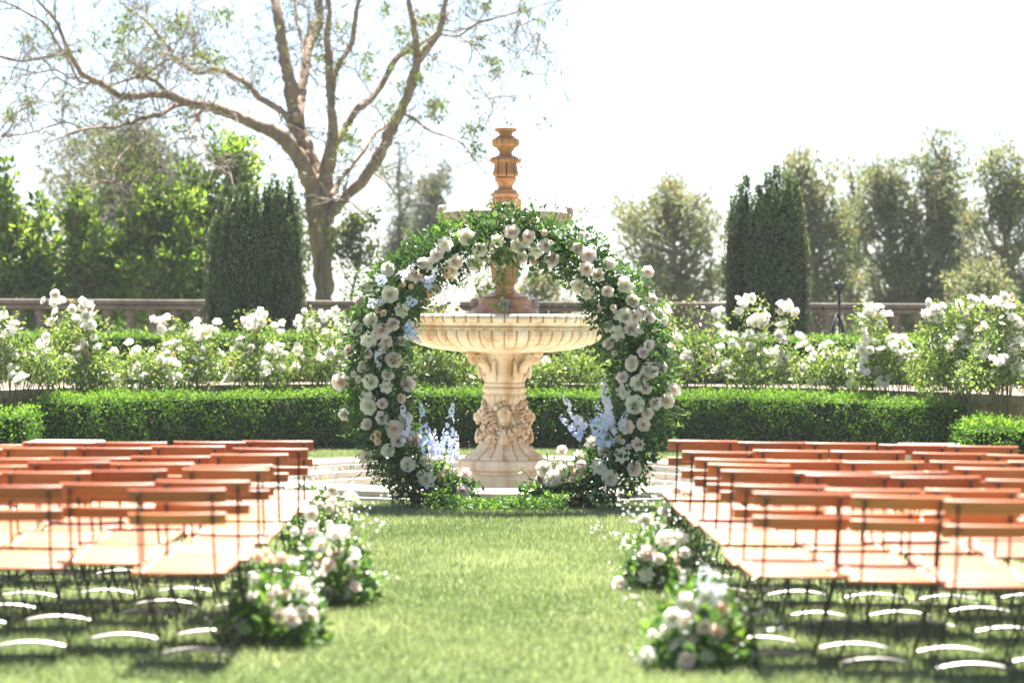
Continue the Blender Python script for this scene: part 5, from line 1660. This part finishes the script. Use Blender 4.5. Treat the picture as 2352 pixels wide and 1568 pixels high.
# ------------------------------------------------------------------ chairs
def chair_parts():
    W = .44
    parts = {}
    def slat(z0, z1):
        g = Geo()
        n, h = 11, z1 - z0
        sec = [(-.0115, .004), (-.0125, h * .5)] + [(-.0125 * math.cos(R_(q)), h - .0125 + .0125 * math.sin(R_(q))) for q in range(0, 181, 20)] + [(.0125, h * .5), (.0115, .004), (.004, 0), (-.004, 0)]
        m = len(sec)
        V = []
        for x in np.linspace(-W / 2, W / 2, n):
            yb = -.235 + .032 * (x / (W / 2)) ** 2
            for a, b in sec:
                V.append([x, yb + a - .05 * (b + z0 - .65), z0 + b])
        F = [[i * m + j, (i + 1) * m + j, (i + 1) * m + (j + 1) % m, i * m + (j + 1) % m] for i in range(n - 1) for j in range(m)]
        g.add(V, F)
        g.T.append((np.array([list(range(m))]), 0)); g.T.append((np.array([[(n - 1) * m + j for j in range(m - 1, -1, -1)]]), 0))
        return g
    parts['upper_slat'] = ('back_slat', slat(.738, .802).mesh('upper_back_slat', M['wood'], sharp=50), 0)
    parts['lower_slat'] = ('back_slat', slat(.640, .695).mesh('lower_back_slat', M['wood'], sharp=50), 0)
    g = Geo()
    ns = 7
    y0, y1 = -.205, .195
    gap = .006
    dy = (y1 - y0 + gap) / ns
    for i in range(ns):
        ya, yb = y0 + i * dy, y0 + i * dy + dy - gap
        hw = .213 if i < ns - 1 else .205
        n = 9
        V, F = [], []
        for j, x in enumerate(np.linspace(-hw, hw, n)):
            e = 1 - (x / hw) ** 2
            a = ya - (.022 * e if i == 0 else .022 * e * (1 - i / ns)) + .012
            b = yb - .022 * e * (1 - (i + 1) / ns) + .012
            zt = .432 - .008 * np.sin((ya - y0) / (y1 - y0) * np.pi) + .036 * (i / ns)
            V += [[x, a, zt - .017], [x, a, zt - .003], [x, a + .003, zt], [x, b - .003, zt + .0045], [x, b, zt + .0015], [x, b, zt - .013]]
        for j in range(n - 1):
            for q in range(6):
                F.append([j * 6 + q, (j + 1) * 6 + q, (j + 1) * 6 + (q + 1) % 6, j * 6 + (q + 1) % 6])
        g.add(V, F)
        m = n * 6
        g.T.append((np.array([[g.n - m + q for q in range(6)]]), 0)); g.T.append((np.array([[g.n - 6 + q for q in (5, 4, 3, 2, 1, 0)]]), 0))
        for sx in (-.165, .165):     # screw heads
            for dx in (0,):
                sphere(g, (sx + dx, (ya + yb) / 2 + .004, .433 - .008 * np.sin((ya - y0) / (y1 - y0) * np.pi) + .036 * (i / ns)), (.007, .007, .0035), 8, 4, 1)
    parts['seat'] = ('seat', g.mesh('seat', [M['wood'], M['screw']], sharp=40), 0)
    for sx in (-1, 1):
        g = Geo()
        x = sx * .168
        pts = spline([[x, -.253, .795], [x, -.243, .66], [x, -.225, .52], [x, -.175, .40], [x, .05, .18], [x, .255, .0]], 5)
        tube(g, pts, .0054, 8, flat=(.7, 1.2))
        for z, yy in ((.755, -.262), (.782, -.264), (.657, -.255), (.682, -.256)):
            sphere(g, (x, yy, z), (.009, .006, .009), 8, 5)
        parts['long_leg%d' % sx] = ('leg', g.mesh('long_leg', M['steel']), 0)
        g = Geo()
        x = sx * .180
        pts = spline([[x, .19, .448], [x, .10, .33], [x, -.06, .16], [x, -.235, .0]], 5)
        tube(g, pts, .0056, 8, flat=(.7, 1.2))
        tube(g, [[x, .19, .450], [x, -.19, .412]], .007, 6)
        parts['short_leg%d' % sx] = ('leg', g.mesh('short_leg', M['steel']), 0)
    for nm, yy, wx in (('b', .185, .175),):
        g = Geo()
        n = 15
        V, F = [], []
        s = -1 if yy < 0 else 1
        for x in np.linspace(-wx, wx, n):
            e = 1 - (x / wx) ** 2
            z = .012 + .026 * e
            yc = yy
            t = R_(26)
            for (a, b) in ((-.012, -.002), (-.010, .002), (0, .004), (.010, .002), (.012, -.002), (0, .000)):
                V.append([x, yc + a * math.cos(t) - b * math.sin(t), z + a * math.sin(t) + b * math.cos(t)])
        for i in range(n - 1):
            for j in range(6):
                F.append([i * 6 + j, (i + 1) * 6 + j, (i + 1) * 6 + (j + 1) % 6, i * 6 + (j + 1) % 6])
        g.add(V, F)
        parts['stretcher' + nm] = ('stretcher', g.mesh('stretcher', M['bar']), 0)
    return parts

M['screw'] = plain('screw_head', (.62, .60, .56), .3, .9)
CHAIR = chair_parts()

ORD = ['first', 'second', 'third', 'fourth', 'fifth', 'sixth', 'seventh']
def chair(xl, xr, y, dy, side, row, seat, r):
    xm = (xl + xr) / 2
    p = G(xm, y, .797)
    D = p[1]
    yaw = math.asin(np.clip(-dy * D / FPX * D / (.77) / .44 * .18, -.09, .09))
    where = 'aisle seat' if seat == 0 else '%s seat from the aisle' % ORD[seat]
    lab = 'wooden folding chair, %s side block, %s row from the fountain, %s' % ('tree' if side < 0 else 'tripod', ORD[row], where)
    root = empty('folding_chair', (0, 0, 0), lab, 'chair', 'folding chairs facing the fountain')
    root.location = (p[0], p[1] + .24, 0)
    roll = np.clip(-dy / (xr - xl) * .55, -.035, .035)
    root.rotation_euler = (R_(r.normal() * .6), -roll * 0 + math.atan(dy / (xr - xl) * .5), -yaw + R_(r.normal() * .8))
    for nm, me, _ in CHAIR.values():
        inst(nm, me, root, (0, 0, 0))

def chairs():
    r = rng(700)
    la = lambda X: .1709 * X
    lb = lambda X: 344.5 + .1709 * X
    ly = lambda Y: 999.1 + .1709 * Y
    ra = lambda X: 1493 + .18676 * X
    ry = lambda Y: 999.1 + .18676 * Y
    rb = lambda X: 1894.9 + .19433 * X
    rby = lambda Y: 999.1 + .19433 * Y
    L = [[(lb(1240), lb(2180), ly(85), 0), (lb(285), lb(1235), ly(92), 2), (la(1270), la(2225), ly(100), 0), (la(315), la(1270), ly(102), -1), (la(-655), la(295), ly(137), -1.5)],
         [(lb(1080), lb(2085), ly(180), 2.5), (lb(35), lb(1030), ly(160), -2), (la(1020), la(2015), ly(172), 0), (la(15), la(1025), ly(182), 0), (la(-1000), la(5), ly(195), 0)],
         [(lb(850), lb(1905), ly(265), -3.5), (la(1790), la(2876), ly(298), -4), (la(705), la(1780), ly(312), -2), (la(-390), la(680), ly(326), -2.5)],
         [(lb(585), lb(1700), ly(410), -4), (lb(-510), lb(605), ly(388), -2.5), (la(415), la(1540), ly(378), -5.5), (la(-710), la(405), ly(416), -4)],
         [(lb(400), lb(1600), ly(470), 0), (la(1180), la(2345), ly(466), -8), (la(-10), la(1185), ly(500), 1), (la(-1200), la(-20), ly(515), 0)],
         [(lb(85), lb(1310), ly(612), 0), (la(820), la(2110), ly(640), -1), (la(-480), la(830), ly(688), -1)],
         [(lb(-271), lb(1125), ly(742), -8)]]
    Rr = [[(ra(185), ra(1040), ry(82), 3), (ra(1045), ra(1900), ry(92), 2), (ra(1908), rb(585), rby(103), 2), (rb(612), rb(1430), rby(120), 3.5), (rb(1425), rb(2245), rby(137), 3)],
          [(ra(335), ra(1245), ry(204), 4.5), (ra(1255), ra(2160), ry(212), 3), (rb(50), rb(925), rby(195), 2), (rb(970), rb(1840), rby(205), 5), (rb(1840), rb(2750), rby(232), 5)],
          [(ra(490), ra(1450), ry(292), 6), (ra(1455), rb(245), rby(304), 0), (rb(255), rb(1185), rby(322), -2), (rb(1210), rb(2130), rby(332), 5), (rb(2160), rb(3100), rby(328), 2)],
          [(ra(640), ra(1660), ry(360), 7.5), (ra(1690), rb(525), rby(440), 1), (rb(525), rb(1500), rby(438), -7), (rb(1550), rb(2520), rby(410), 2)],
          [(ra(795), ra(1870), ry(458), 7), (ra(1905), rb(800), rby(488), 2), (rb(815), rb(1865), rby(503), -2), (rb(1880), rb(2940), rby(540), 3)],
          [(ra(975), ra(2110), ry(622), 7), (ra(2105), rb(1105), rby(642), 4), (rb(1160), rb(2290), rby(664), 4), (rb(2290), rb(3420), rby(738), 4)],
          [(ra(1175), rb(240), ry(722), 7), (rb(255), rb(1420), rby(735), 8), (rb(1405), rb(2600), rby(775), 1)]]
    for side, rows in ((-1, L), (1, Rr)):
        for i, row in enumerate(rows):
            for j, (xl, xr, y, dy) in enumerate(row):
                chair(xl, xr, y, dy, side, i, j, r)
chairs()

# ------------------------------------------------------------------ thin bright air
def haze():
    g = Geo()
    box(g, (0, 25, 6.5), (900, 900, 15.2))
    o = g.build('haze', [], None, (0, 25, 6.5), smooth=False)
    m = bpy.data.materials.new('thin_haze')
    m.use_nodes = True
    nt = m.node_tree
    nt.nodes.remove(nt.nodes['Principled BSDF'])
    v = nt.nodes.new('ShaderNodeVolumePrincipled')
    v.inputs['Color'].default_value = (.95, .97, 1, 1)
    v.inputs['Density'].default_value = HAZE
    nt.links.new(v.outputs[0], nt.nodes['Material Output'].inputs['Volume'])
    o.data.materials.append(m)
    tag(o, kind='stuff')
haze()
